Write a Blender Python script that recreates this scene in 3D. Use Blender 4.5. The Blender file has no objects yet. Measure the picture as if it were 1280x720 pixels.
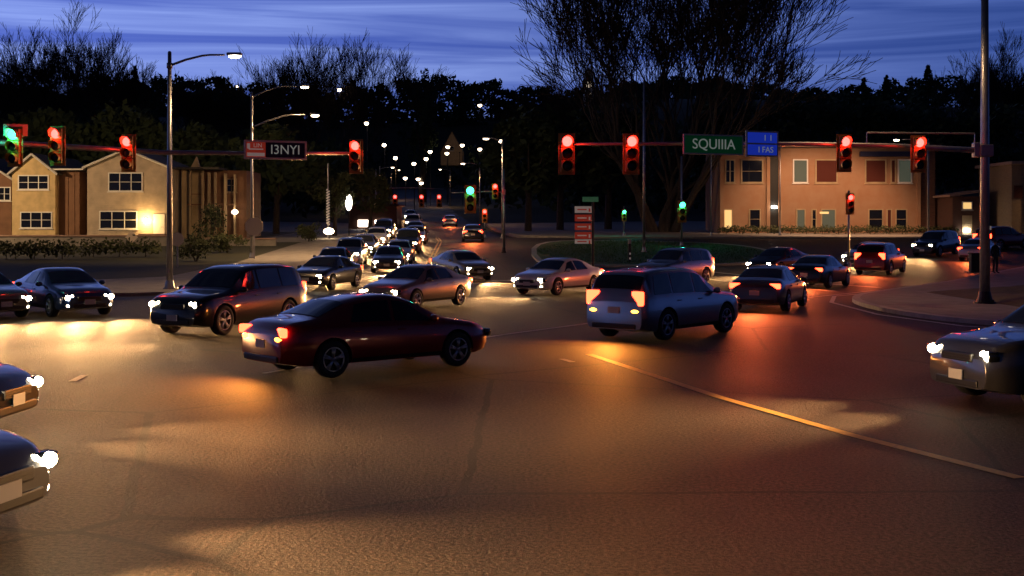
import bpy, bmesh, math, random
from mathutils import Vector, Matrix
R = math.radians
scn = bpy.context.scene
COL = scn.collection
F = 1500.0; CAMZ = 2.7; YH = 284.0

# ------------------------------------------------------------------ scene helpers
def link(o, parent=None):
    COL.objects.link(o)
    if parent is not None: o.parent = parent
    return o
def obj(name, bm, mat, parent=None, smooth=False, loc=None):
    me = bpy.data.meshes.new(name)
    bm.normal_update(); bm.to_mesh(me); bm.free()
    for m in (mat if isinstance(mat, (list, tuple)) else [mat]): me.materials.append(m)
    if smooth: me.polygons.foreach_set('use_smooth', [True]*len(me.polygons))
    o = bpy.data.objects.new(name, me)
    if loc: o.location = loc
    return link(o, parent)
def thing(name, label, cat, loc=(0,0,0), rz=0, group=None):
    o = bpy.data.objects.new(name, None); o.empty_display_size = .3
    link(o); o.location = loc; o.rotation_euler = (0,0,rz)
    o['label'] = label; o['category'] = cat
    if group: o['group'] = group
    return o
def tag(o, label, cat, group=None):
    o['label'] = label; o['category'] = cat
    if group: o['group'] = group
    return o
def struct(o): o['kind'] = 'structure'; return o
def copy_tree(o, parent=None):
    c = o.copy(); COL.objects.link(c); c.parent = parent
    for ch in list(o.children): copy_tree(ch, c)
    return c

# ------------------------------------------------------------------ terrain
KN = [(-60,0),(0,0),(58,0),(75,.35),(88,.95),(100,1.5),(120,1.95),(150,2.8),(200,4.8),(300,9),(450,17),(900,30)]
def g(y):
    if y <= KN[0][0]: return KN[0][1]
    for (a,za),(b,zb) in zip(KN, KN[1:]):
        if y <= b: return za+(zb-za)*(y-a)/(b-a)
    return KN[-1][1]
XR = [(60,-5.0),(80,-5.6),(100,-6.2),(120,-8.0),(200,-15.3),(300,-23.6),(450,-38),(900,-80)]
def xr(y):
    if y <= XR[0][0]: return XR[0][1]
    for (a,za),(b,zb) in zip(XR, XR[1:]):
        if y <= b: return za+(zb-za)*(y-a)/(b-a)
    return XR[-1][1]
def sst(v,a,b):
    t=max(0,min(1,(v-a)/(b-a))); return t*t*(3-2*t)
def terr(x,y):
    z = g(y)-.25
    h = sst(y,175,400)*(27+4*math.sin(x*.013+1))*sst(abs(x-xr(y)),12,75)
    h2 = sst(y,440,600)*(37+3*math.sin(x*.02))
    return z+max(h,h2)
def W(px, d, z=0): return Vector(((px-640)/F*d, d, z))

# ------------------------------------------------------------------ materials
def mat(name, base=(.5,.5,.5), rough=.6, metal=0, emit=None, estr=0, coat=0, noise=None, bump=None, spec=None):
    m = bpy.data.materials.new(name); m.use_nodes = True
    nt = m.node_tree; b = nt.nodes['Principled BSDF']
    b.inputs['Base Color'].default_value = (*base,1); b.inputs['Roughness'].default_value = rough
    b.inputs['Metallic'].default_value = metal; b.inputs['Coat Weight'].default_value = coat
    if spec is not None: b.inputs['Specular IOR Level'].default_value = spec
    if emit: b.inputs['Emission Color'].default_value = (*emit,1); b.inputs['Emission Strength'].default_value = estr
    if noise or bump:
        tc = nt.nodes.new('ShaderNodeTexCoord')
    if noise:   # (scale, amount, second colour)
        sc, amt, c2 = noise
        n = nt.nodes.new('ShaderNodeTexNoise'); n.inputs['Scale'].default_value = sc; n.inputs['Detail'].default_value = 8; n.inputs['Roughness'].default_value=.65
        nt.links.new(tc.outputs['Object'], n.inputs['Vector'])
        r = nt.nodes.new('ShaderNodeValToRGB'); r.color_ramp.elements[0].position=.35; r.color_ramp.elements[1].position=.68
        r.color_ramp.elements[0].color = (*base,1)
        r.color_ramp.elements[1].color = (*[a+(c-a)*amt for a,c in zip(base,c2)],1)
        nt.links.new(n.outputs['Fac'], r.inputs['Fac']); nt.links.new(r.outputs['Color'], b.inputs['Base Color'])
    if bump:
        sc, st = bump
        n = nt.nodes.new('ShaderNodeTexNoise'); n.inputs['Scale'].default_value = sc; n.inputs['Detail'].default_value = 6
        nt.links.new(tc.outputs['Object'], n.inputs['Vector'])
        bp = nt.nodes.new('ShaderNodeBump'); bp.inputs['Strength'].default_value = st; bp.inputs['Distance'].default_value=.02
        nt.links.new(n.outputs['Fac'], bp.inputs['Height']); nt.links.new(bp.outputs['Normal'], b.inputs['Normal'])
    return m
def asphalt():
    m = mat('asphalt', rough=.5, spec=.2); nt = m.node_tree; N = nt.nodes; L = nt.links; b = N['Principled BSDF']
    tc = N.new('ShaderNodeTexCoord')
    def noise(s, d=6, r=.6, vec=None):
        n = N.new('ShaderNodeTexNoise'); n.inputs['Scale'].default_value=s; n.inputs['Detail'].default_value=d; n.inputs['Roughness'].default_value=r
        L.new(vec or tc.outputs['Object'], n.inputs['Vector']); return n
    big = noise(.35, 7); fine = noise(21, 2, .6); grit = noise(38, 4, .85)
    r1 = N.new('ShaderNodeValToRGB'); e=r1.color_ramp.elements
    e[0].position=.3; e[0].color=(.020,.014,.012,1); e[1].position=.72; e[1].color=(.056,.042,.034,1)
    L.new(big.outputs['Fac'], r1.inputs['Fac'])
    r2 = N.new('ShaderNodeValToRGB'); e=r2.color_ramp.elements
    e[0].position=.36; e[0].color=(.30,.30,.30,1); e[1].position=.66; e[1].color=(1.75,1.7,1.65,1)
    L.new(fine.outputs['Fac'], r2.inputs['Fac'])
    mx = N.new('ShaderNodeMix'); mx.data_type='RGBA'; mx.blend_type='MULTIPLY'; mx.inputs[0].default_value=1
    L.new(r1.outputs['Color'], mx.inputs[6]); L.new(r2.outputs['Color'], mx.inputs[7])
    # tar-sealed cracks
    vo = N.new('ShaderNodeTexVoronoi'); vo.feature='DISTANCE_TO_EDGE'; vo.inputs['Scale'].default_value=.16
    dn = noise(1.3,4); ad = N.new('ShaderNodeMix'); ad.data_type='VECTOR'; ad.inputs[0].default_value=.12
    L.new(tc.outputs['Object'], ad.inputs[4]); L.new(dn.outputs['Color'], ad.inputs[5]); L.new(ad.outputs[1], vo.inputs['Vector'])
    lt = N.new('ShaderNodeMath'); lt.operation='LESS_THAN'; lt.inputs[1].default_value=.006; L.new(vo.outputs['Distance'], lt.inputs[0])
    mc = N.new('ShaderNodeMix'); mc.data_type='RGBA'; mc.inputs[7].default_value=(.012,.011,.01,1)
    L.new(lt.outputs[0], mc.inputs[0]); L.new(mx.outputs[2], mc.inputs[6]); L.new(mc.outputs[2], b.inputs['Base Color'])
    rr = N.new('ShaderNodeMapRange'); rr.inputs[3].default_value=.5; rr.inputs[4].default_value=.75
    L.new(big.outputs['Fac'], rr.inputs[0]); L.new(rr.outputs[0], b.inputs['Roughness'])
    bp = N.new('ShaderNodeBump'); bp.inputs['Strength'].default_value=.9; bp.inputs['Distance'].default_value=.03
    L.new(grit.outputs['Fac'], bp.inputs['Height']); 
    bp2 = N.new('ShaderNodeBump'); bp2.inputs['Strength'].default_value=.55; bp2.inputs['Distance'].default_value=.05
    L.new(fine.outputs['Fac'], bp2.inputs['Height']); L.new(bp.outputs['Normal'], bp2.inputs['Normal']); L.new(bp2.outputs['Normal'], b.inputs['Normal'])
    return m
def siding(name, base, pitch=.18):
    m = mat(name, base, .7); nt=m.node_tree; N=nt.nodes; L=nt.links; b=N['Principled BSDF']
    tc=N.new('ShaderNodeTexCoord'); sp=N.new('ShaderNodeSeparateXYZ'); L.new(tc.outputs['Object'],sp.inputs[0])
    mu=N.new('ShaderNodeMath'); mu.operation='DIVIDE'; mu.inputs[1].default_value=pitch; L.new(sp.outputs['Z'],mu.inputs[0])
    fr=N.new('ShaderNodeMath'); fr.operation='FRACT'; L.new(mu.outputs[0],fr.inputs[0])
    bp=N.new('ShaderNodeBump'); bp.inputs['Strength'].default_value=.6; bp.inputs['Distance'].default_value=.02; bp.invert=True
    L.new(fr.outputs[0],bp.inputs['Height']); L.new(bp.outputs['Normal'],b.inputs['Normal'])
    no=N.new('ShaderNodeTexNoise'); no.inputs['Scale'].default_value=1.2; no.inputs['Detail'].default_value=6; L.new(tc.outputs['Object'],no.inputs['Vector'])
    r=N.new('ShaderNodeValToRGB'); r.color_ramp.elements[0].color=(*[c*.72 for c in base],1); r.color_ramp.elements[1].color=(*base,1)
    r.color_ramp.elements[0].position=.3; r.color_ramp.elements[1].position=.6
    L.new(no.outputs['Fac'],r.inputs['Fac']); L.new(r.outputs['Color'],b.inputs['Base Color'])
    return m
def brick(name, c1, c2, mortar=(.3,.27,.24)):
    m = mat(name, c1, .85); nt=m.node_tree; N=nt.nodes; L=nt.links; b=N['Principled BSDF']
    tc=N.new('ShaderNodeTexCoord'); sp=N.new('ShaderNodeSeparateXYZ'); L.new(tc.outputs['Object'],sp.inputs[0])
    ad=N.new('ShaderNodeMath'); L.new(sp.outputs['X'],ad.inputs[0]); L.new(sp.outputs['Y'],ad.inputs[1])
    cb=N.new('ShaderNodeCombineXYZ'); L.new(ad.outputs[0],cb.inputs[0]); L.new(sp.outputs['Z'],cb.inputs[1])
    br=N.new('ShaderNodeTexBrick'); br.inputs['Scale'].default_value=2.2; br.inputs['Color1'].default_value=(*c1,1); br.inputs['Color2'].default_value=(*c2,1); br.inputs['Mortar'].default_value=(*mortar,1); br.inputs['Mortar Size'].default_value=.03
    L.new(cb.outputs[0],br.inputs['Vector']); L.new(br.outputs['Color'],b.inputs['Base Color'])
    return m
M = {}
M['asphalt']=asphalt()
M['patch']=mat('tar_patch',(.018,.016,.015),.6,noise=(12,1,(.035,.03,.028)),bump=(30,.6))
M['concrete']=mat('concrete',(.22,.20,.18),.85,noise=(1.5,1,(.33,.3,.27)),bump=(20,.4))
M['kerb']=mat('kerb_concrete',(.34,.32,.29),.8,noise=(3,1,(.5,.47,.43)),bump=(25,.3))
M['grass']=mat('grass',(.035,.085,.02),.9,noise=(2.5,1,(.07,.14,.03)),bump=(30,.8))
M['dirt']=mat('dry_turf',(.09,.06,.03),.95,noise=(2,1,(.16,.12,.06)),bump=(18,.8))
M['earth']=mat('earth',(.03,.035,.015),.95,noise=(.4,1,(.05,.05,.025)))
M['white_paint']=mat('road_paint_white',(.62,.60,.55),.6,noise=(14,1,(.3,.28,.25)))
M['yellow_paint']=mat('road_paint_yellow',(.62,.36,.05),.6,noise=(14,1,(.34,.2,.05)))
M['steel']=mat('galvanised_steel',(.42,.42,.43),.42,.75,noise=(5,1,(.32,.32,.34)))
M['dark_steel']=mat('dark_metal',(.03,.03,.035),.5,.4)
M['sig_yellow']=mat('signal_yellow',(.55,.24,.03),.45)
M['black']=mat('matt_black',(.015,.015,.015),.6)
M['dead_lens']=mat('unlit_lens',(.02,.018,.015),.25)
M['red_lit']=mat('red_signal_light',(.6,.02,.01),.3,emit=(1,.036,.03),estr=13)
M['green_lit']=mat('green_signal_light',(.02,.6,.4),.3,emit=(.03,.9,.58),estr=10)
M['lamp_lit']=mat('street_lamp_light',(1,.9,.7),.3,emit=(1,.72,.42),estr=30)
M['lamp_white']=mat('pale_street_light',(1,.9,.8),.3,emit=(1,.88,.7),estr=16)
M['lamp_far']=mat('distant_lamp_light',(1,.9,.8),.3,emit=(1,.74,.5),estr=14)
M['head_lit']=mat('headlamp_light',(1,1,1),.1,emit=(1,.80,.52),estr=60)
M['fog_lit']=mat('fog_lamp_light',(1,1,1),.1,emit=(1,.8,.5),estr=25)
M['tail_lit']=mat('tail_lamp_light',(.5,.01,.01),.15,emit=(1,.045,.015),estr=14)
M['amber_lit']=mat('amber_lamp_light',(.7,.3,.02),.15,emit=(1,.38,.03),estr=14)
M['glass']=mat('dark_glass',(.012,.014,.018),.06,spec=.7)
M['tyre']=mat('tyre_rubber',(.018,.018,.018),.8)
M['rim']=mat('alloy_rim',(.5,.5,.52),.3,.9)
M['trim']=mat('black_trim',(.012,.012,.012),.45)
M['chrome']=mat('chrome',(.7,.7,.72),.15,1)
M['plate']=mat('number_plate',(.6,.6,.58),.5)
M['bark']=mat('bark',(.045,.034,.028),.95,noise=(6,1,(.08,.062,.05)),bump=(12,.8))
M['twig']=mat('twigs',(.035,.026,.022),.95)
M['leaf']=mat('evergreen_leaf',(.035,.06,.028),.9,noise=(.7,1,(.06,.085,.03)))
M['hedge']=mat('hedge_leaf',(.045,.06,.025),.9,noise=(1.5,1,(.08,.09,.035)))
M['trim_white']=mat('white_trim',(.85,.84,.8),.5)
M['roof']=mat('roof_shingle',(.05,.045,.042),.9,noise=(3,1,(.09,.08,.075)),bump=(10,.5))
M['wallA']=siding('cream_siding',(.74,.56,.28))
M['wallB']=siding('tan_siding',(.60,.49,.36))
M['wallC']=siding('beige_siding',(.55,.42,.25))
M['brown']=siding('brown_siding',(.26,.13,.07),.2)
M['stucco']=mat('tan_stucco',(.46,.29,.18),.9,noise=(.7,1,(.42,.22,.12)),bump=(14,.3))
M['redbrick']=brick('red_brick',(.16,.06,.04),(.10,.04,.03),(.14,.11,.09))
M['tanbrick']=brick('tan_brick',(.42,.27,.13),(.34,.2,.1))
M['wallstone']=mat('wall_cap_concrete',(.45,.30,.24),.8,noise=(3,1,(.3,.2,.16)))
M['curtain']=mat('curtain',(.10,.022,.015),.9)
M['win_lit']=mat('lit_window',(.5,.4,.2),.5,emit=(1,.62,.22),estr=.9)
M['win_dim']=mat('dim_window',(.1,.12,.1),.15,emit=(.6,.72,.5),estr=.06)
M['shop_lit']=mat('shop_light',(1,.9,.8),.5,emit=(1,.86,.7),estr=9)
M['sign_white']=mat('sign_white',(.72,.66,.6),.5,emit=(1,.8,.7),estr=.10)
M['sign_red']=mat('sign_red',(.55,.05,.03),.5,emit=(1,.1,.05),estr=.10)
M['sign_green']=mat('sign_green',(.01,.10,.035),.5,emit=(.02,.5,.15),estr=.02)  # faint emission stands in for light on the green panel
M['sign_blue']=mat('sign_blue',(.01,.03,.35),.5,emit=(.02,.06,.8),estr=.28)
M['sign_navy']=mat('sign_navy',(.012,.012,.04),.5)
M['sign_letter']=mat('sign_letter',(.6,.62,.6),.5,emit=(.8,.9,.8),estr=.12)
M['sign_frame']=mat('sign_frame',(.75,.72,.62),.5)
M['sign_back']=mat('sign_back',(.72,.6,.5),.6)
M['skin']=mat('skin',(.45,.28,.2),.6)
M['cloth']=mat('dark_cloth',(.02,.02,.025),.9)
M['jean']=mat('dark_denim',(.03,.035,.05),.9)
M['hair']=mat('dark_hair',(.02,.014,.01),.7)
PAINT={}
for n,c,mt in (('black',(.008,.008,.01),.2),('silver',(.38,.39,.41),.8),('blue',(.02,.045,.14),.5),('white',(.7,.69,.66),.0),('grey',(.1,.1,.11),.6),('red',(.25,.012,.01),.3),('beige',(.3,.25,.17),.5),('green',(.015,.05,.035),.4)):
    PAINT[n]=mat(n+'_car_paint',c,.28,mt,coat=1)

# ------------------------------------------------------------------ shape helpers
def box(bm, c, s, rz=0, bev=0):
    r = bmesh.ops.create_cube(bm, size=1)
    vs = r['verts']
    bmesh.ops.scale(bm, vec=s, verts=vs)
    if bev:
        es = list({e for v in vs for e in v.link_edges})
        rb = bmesh.ops.bevel(bm, geom=es, offset=bev, segments=2, profile=.6, affect='EDGES')
        vs = list({v for f in rb['faces'] for v in f.verts} | {v for v in vs if v.is_valid})
    if rz: bmesh.ops.rotate(bm, cent=(0,0,0), matrix=Matrix.Rotation(rz,3,'Z'), verts=vs)
    bmesh.ops.translate(bm, vec=c, verts=vs)
    return vs
def tube(bm, pts, rad, seg=8, cap=True):
    pts=[Vector(p) for p in pts]
    if not isinstance(rad,(list,tuple)): rad=[rad]*len(pts)
    rings=[]; up=None
    for i,p in enumerate(pts):
        t=(pts[min(i+1,len(pts)-1)]-pts[max(i-1,0)]).normalized()
        if up is None: up=Vector((0,0,1)) if abs(t.z)<.9 else Vector((1,0,0))
        a=t.cross(up).normalized(); b=a.cross(t).normalized(); up=b
        rings.append([bm.verts.new(p+(a*math.cos(2*math.pi*k/seg)+b*math.sin(2*math.pi*k/seg))*rad[i]) for k in range(seg)])
    for r0,r1 in zip(rings,rings[1:]):
        for k in range(seg): bm.faces.new((r0[k],r0[(k+1)%seg],r1[(k+1)%seg],r1[k]))
    if cap and seg>2: bm.faces.new(rings[0][::-1]); bm.faces.new(rings[-1])
def disc_cyl(bm, c, axis, r, h, seg=20):   # cylinder along 'X','Y' or 'Z'
    v={'X':Vector((1,0,0)),'Y':Vector((0,1,0)),'Z':Vector((0,0,1))}[axis]
    c=Vector(c); tube(bm,[c-v*h/2,c+v*h/2],r,seg)
def ball(bm, c, s, sub=2):
    r=bmesh.ops.create_icosphere(bm,subdivisions=sub,radius=1)
    bmesh.ops.scale(bm,vec=s,verts=r['verts']); bmesh.ops.translate(bm,vec=c,verts=r['verts'])
def prism(bm, poly, z0, z1):
    lo=[bm.verts.new((x,y,z0)) for x,y in poly]; hi=[bm.verts.new((x,y,z1)) for x,y in poly]
    n=len(poly); bm.faces.new(lo[::-1]); bm.faces.new(hi)
    for i in range(n): bm.faces.new((lo[i],lo[(i+1)%n],hi[(i+1)%n],hi[i]))
def xz_prism(bm, poly, y0, y1):   # outline in x,z extruded in y
    a=[bm.verts.new((x,y0,z)) for x,z in poly]; b=[bm.verts.new((x,y1,z)) for x,z in poly]
    n=len(poly); bm.faces.new(a); bm.faces.new(b[::-1])
    for i in range(n): bm.faces.new((a[(i+1)%n],a[i],b[i],b[(i+1)%n]))
    bmesh.ops.recalc_face_normals(bm, faces=bm.faces[-(n+2):] if False else list(bm.faces))
def cut_knots(bm):
    for k,_ in KN[1:-1]:
        bmesh.ops.bisect_plane(bm, geom=bm.verts[:]+bm.edges[:]+bm.faces[:], plane_co=(0,k,0), plane_no=(0,1,0))
def smooth_poly(poly, n=2):
    for _ in range(n):
        out=[]
        for i,p in enumerate(poly):
            q=poly[(i+1)%len(poly)]
            out.append((p[0]*.75+q[0]*.25,p[1]*.75+q[1]*.25)); out.append((p[0]*.25+q[0]*.75,p[1]*.25+q[1]*.75))
        poly=out
    return poly
def sheet(name, poly, off, m, thick=0):
    bm=bmesh.new(); f=bm.faces.new([bm.verts.new((x,y,0)) for x,y in poly]); 
    if f.normal.z<0 or sum((poly[i][0]*poly[(i+1)%len(poly)][1]-poly[(i+1)%len(poly)][0]*poly[i][1]) for i in range(len(poly)))<0: f.normal_flip()
    cut_knots(bm); bmesh.ops.triangulate(bm, faces=bm.faces[:])
    for v in bm.verts: v.co.z=g(v.co.y)+off
    if thick:
        r=bmesh.ops.extrude_face_region(bm, geom=bm.faces[:])
        top=[e for e in r['geom'] if isinstance(e,bmesh.types.BMVert)]
        for v in top: v.co.z+=thick
        bmesh.ops.recalc_face_normals(bm,faces=bm.faces[:])
    return struct(obj(name,bm,m))
def line_mark(name, pts, w, m, off=.008):
    bm=bmesh.new(); P=[Vector((x,y)) for x,y in pts]; fine=[]
    for a,b in zip(P,P[1:]):
        n=max(1,int((b-a).length/1.5))
        fine+= [a+(b-a)*i/n for i in range(n)]
    fine.append(P[-1]); L=[];Rr=[]
    for i,p in enumerate(fine):
        t=(fine[min(i+1,len(fine)-1)]-fine[max(i-1,0)]).normalized(); n=Vector((-t.y,t.x))*w/2
        for lst,q in ((L,p+n),(Rr,p-n)): lst.append(bm.verts.new((q.x,q.y,g(q.y)+off)))
    for i in range(len(fine)-1): bm.faces.new((Rr[i],Rr[i+1],L[i+1],L[i]))
    return bm
def text_mesh(name, s, size, m, parent, loc, rot=(R(90),0,0), bold=.0, sx=1):
    cu=bpy.data.curves.new(name,'FONT'); cu.body=s; cu.size=size; cu.extrude=.004; cu.offset=bold; cu.align_x='CENTER'; cu.align_y='CENTER'
    o=bpy.data.objects.new(name,cu); COL.objects.link(o)
    dg=bpy.context.evaluated_depsgraph_get(); me=bpy.data.meshes.new_from_object(o.evaluated_get(dg)); me.name=name
    bpy.data.objects.remove(o); me.materials.clear(); me.materials.append(m)
    t=bpy.data.objects.new(name,me); link(t,parent); t.location=loc; t.rotation_euler=rot; t.scale=(sx,1,1); return t
def spot(parent, loc, target, energy, color, size=R(80), blend=.7, rad=.08, name='lamp_light'):
    l=bpy.data.lights.new(name,'SPOT'); l.energy=energy; l.color=color; l.spot_size=size; l.spot_blend=blend; l.shadow_soft_size=rad
    o=bpy.data.objects.new(name,l); link(o,parent); o.location=loc
    o.rotation_euler=(Vector(target)-Vector(loc)).to_track_quat('-Z','Y').to_euler(); return o
def point(parent, loc, energy, color, rad=.15, name='lamp_light'):
    l=bpy.data.lights.new(name,'POINT'); l.energy=energy; l.color=color; l.shadow_soft_size=rad
    o=bpy.data.objects.new(name,l); link(o,parent); o.location=loc; return o

# ------------------------------------------------------------------ ground, roads, kerbs
def build_ground():
    ys=[-60,-30,0,30,58,75,88,100,110,120,135,150,165,180,200]+[200+12*i for i in range(1,31)]+[600,680,780,900]
    xs=sorted([-700,-500,-400]+[-340+14*i for i in range(49)]+[400,500,700])
    bm=bmesh.new(); vv=[[bm.verts.new((x,y,terr(x,y))) for x in xs] for y in ys]
    for j in range(len(ys)-1):
        for i in range(len(xs)-1): bm.faces.new((vv[j][i],vv[j][i+1],vv[j+1][i+1],vv[j+1][i]))
    struct(obj('ground',bm,M['earth'],smooth=True))
build_ground()
sheet('road',[(-95,-55),(95,-55),(95,110),(-95,110)],0,M['asphalt'])
bm=bmesh.new(); prev=None
for y in [108,120,135,150,175,200,225,250,275,300,330,360,390,420,450]:
    c=xr(y); a=bm.verts.new((c-6.3,y,g(y)+.004)); b=bm.verts.new((c+6.3,y,g(y)+.004))
    if prev: bm.faces.new((prev[0],prev[1],b,a))
    prev=(a,b)
struct(obj('far_road',bm,M['asphalt']))
LB=smooth_poly([(-95,46.5),(-24,46.5),(-18,46.5),(-14.5,46.9),(-12.3,49.5),(-11.5,55),(-11.4,62),(-11.6,72),(-12.4,98),(-14.4,118),(-17,138),(-20,165),(-95,165)],2)
LB=[p for p in LB]
sheet('left_pavement',LB,-.2,M['concrete'],.33)
IS=smooth_poly([(1.2,73),(6,71.5),(14,73.5),(18,80),(19,90),(16,97),(8,99.5),(1.6,99)],2)
sheet('island_kerb',IS,-.2,M['kerb'],.33)
sheet('island_grass',[((x-9.5)*.955+9.5,(y-86)*.955+86) for x,y in IS],.134,M['grass'])
RB=smooth_poly([(1.6,109),(20,108),(50,106),(95,104),(95,165),(-4,165),(-1.5,130)],1)
sheet('right_pavement',RB,-.2,M['concrete'],.33)
CI=smooth_poly([(14.5,48.3),(13.0,45.8),(11.9,42),(11.8,37),(12.8,33),(16,30.5),(27,27.5),(95,22),(95,96),(34,76),(26,65)],2)
sheet('corner_kerb',CI,-.2,M['kerb'],.33)
ci2=[]
n=len(CI)
for i in range(n):
    a=Vector(CI[i-1]); b=Vector(CI[(i+1)%n]); t=(b-a).normalized(); nn=Vector((-t.y,t.x)); p=Vector(CI[i])+nn*.28
    ci2.append((p.x,p.y))
sheet('corner_pavement',ci2,.134,M['concrete'])
# low turf mound on the corner
bm=bmesh.new(); nx,ny=40,24; vv=[]
for j in range(ny+1):
    row=[]
    for i in range(nx+1):
        x=16.3+i*.55; y=33+j*.62+(x-16.3)*.35; u=i/nx; v=j/ny
        e=min(u*5,1)*min(v*4,1)*min((1-v)*4,1)*min((1-u)*4,1); 
        z=g(y)+.132+.42*(e**.6)*(1+.25*math.sin(x*1.7+y))*(0 if e<=0 else 1)
        row.append(bm.verts.new((x,y,z)))
    vv.append(row)
for j in range(ny):
    for i in range(nx): bm.faces.new((vv[j][i],vv[j][i+1],vv[j+1][i+1],vv[j+1][i]))
struct(obj('corner_turf',bm,M['dirt'],smooth=True))
# grass verge in front of the houses
sheet('verge',[(-90,57),(-22,57),(-17.5,61),(-17,97),(-90,97)],.134,M['earth'])

def G0(px,py): d=F*CAMZ/(py-YH); return ((px-640)/F*d,d)
def mark(nm,bm,m): struct(obj(nm,bm,m))
mark('yellow_lane_line',line_mark('l',[G0(736,443),G0(900,497),G0(1060,543),G0(1275,598)],.17,M['yellow_paint']),M['yellow_paint'])
mark('lane_dash',line_mark('l',[G0(702,449),G0(716,453)],.13,M['white_paint']),M['white_paint'])
mark('lane_dash',line_mark('l',[G0(90,477),G0(106,469)],.14,M['white_paint']),M['white_paint'])
mark('edge_line',line_mark('l',[G0(330,467),G0(480,441),G0(640,417),G0(800,396),G0(960,377),G0(1090,364)],.12,M['white_paint']),M['white_paint'])
mark('kerb_line',line_mark('l',[(15.0,49.4),(12.6,46.9),(11.45,43),(11.3,37),(12.3,32.7),(15.5,30)],.16,M['white_paint']),M['white_paint'])
mark('lane_line',line_mark('l',[(-30,28.2),(-16,28.5)],.12,M['white_paint']),M['white_paint'])
for i in range(9):
    a=xr(64+i*7); mark('lane_dash',line_mark('l',[(xr(64+i*7)-3.2,64+i*7),(xr(67+i*7)-3.2,67+i*7)],.13,None),M['white_paint'])
mark('centre_line',line_mark('l',[(xr(y)+.1,y) for y in (62,75,88,100,110)],.12,None),M['yellow_paint'])
mark('centre_line',line_mark('l',[(xr(y)+.35,y) for y in (62,75,88,100,110)],.12,None),M['yellow_paint'])
mark('yellow_lane_line',line_mark('l',[(-34,41.0),(-20,40.2),(-16.8,39.9)],.12,None),M['yellow_paint'])
mark('yellow_lane_line',line_mark('l',[(-34,41.3),(-20,40.5),(-16.8,40.2)],.12,None),M['yellow_paint'])
mark('yellow_lane_line',line_mark('l',[(-13.4,44.6),(-10.6,47.6),(-9.9,52)],.12,None),M['yellow_paint'])
mark('crosswalk_line',line_mark('l',[(-11.2,56.2),(.6,57.6)],.3,None),M['white_paint'])
mark('crosswalk_line',line_mark('l',[(-11.3,58.6),(.6,60.0)],.3,None),M['white_paint'])
mark('crosswalk_line',line_mark('l',[(13.6,50.5),(6.5,70.8)],.3,None),M['white_paint'])
mark('crosswalk_line',line_mark('l',[(16.4,53.5),(9.6,71.4)],.3,None),M['white_paint'])
mark('stop_line',line_mark('l',[(xr(61)-5.6,61),(xr(61)-.1,61)],.45,None),M['white_paint'])

# ------------------------------------------------------------------ cars
def interp(tab,x):
    if x<=tab[0][0]: return tab[0][1]
    for (a,za),(b,zb) in zip(tab,tab[1:]):
        if x<=b:
            t=(x-a)/(b-a); return za+(zb-za)*t
    return tab[-1][1]
def sm(tab,x,w=.07): return (interp(tab,x-w)+interp(tab,x)*2+interp(tab,x+w))/4
KINDS={
 'sedan':dict(L=4.7,H=1.45,
  zs=[(-2.35,.74),(-2.3,.88),(-2.1,.96),(-1,.95),(0,.925),(.9,.90),(1.3,.88),(1.9,.79),(2.2,.70),(2.35,.56)],
  zr=[(-2.35,.76),(-2.3,.93),(-2.1,1.03),(-1.65,1.08),(-1.0,1.35),(-.55,1.43),(-.1,1.45),(.2,1.42),(.45,1.34),(1.1,1.0),(1.3,.955),(1.9,.86),(2.2,.76),(2.35,.58)],
  w=[(-2.35,.70),(-2.25,.80),(-1.9,.87),(-1,.905),(0,.91),(1,.90),(1.9,.86),(2.15,.79),(2.3,.66),(2.35,.58)],
  ws=(.42,1.12),rw=(-1.62,-.98),doors=((-.98,-.10,-.80,-.06),(-.02,.92,.02,.40)),cab=(.60,.38),wheel=.335,ax=(1.42,-1.38),seams=(-.06,.98,-1.02)),
 'suv':dict(L=4.65,H=1.72,
  zs=[(-2.32,.85),(-2.25,1.06),(-1,1.08),(0,1.06),(.9,1.04),(1.3,1.02),(1.9,.97),(2.2,.88),(2.33,.68)],
  zr=[(-2.32,.88),(-2.27,1.12),(-2.1,1.48),(-1.95,1.64),(-1.3,1.71),(-.4,1.72),(.1,1.69),(.4,1.60),(1.05,1.14),(1.3,1.09),(1.9,1.03),(2.2,.94),(2.33,.70)],
  w=[(-2.32,.78),(-2.2,.87),(-1.9,.91),(-1,.93),(0,.93),(1,.92),(1.9,.89),(2.15,.83),(2.3,.7),(2.33,.64)],
  ws=(.36,1.04),rw=(-2.24,-2.0),doors=((-1.85,-1.12,-1.72,-1.1),(-1.04,-.12,-1.03,-.1),(-.04,.84,-.03,.34)),cab=(.68,.5),wheel=.375,ax=(1.42,-1.36),seams=(-.08,.94,-1.08)),
}
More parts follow.
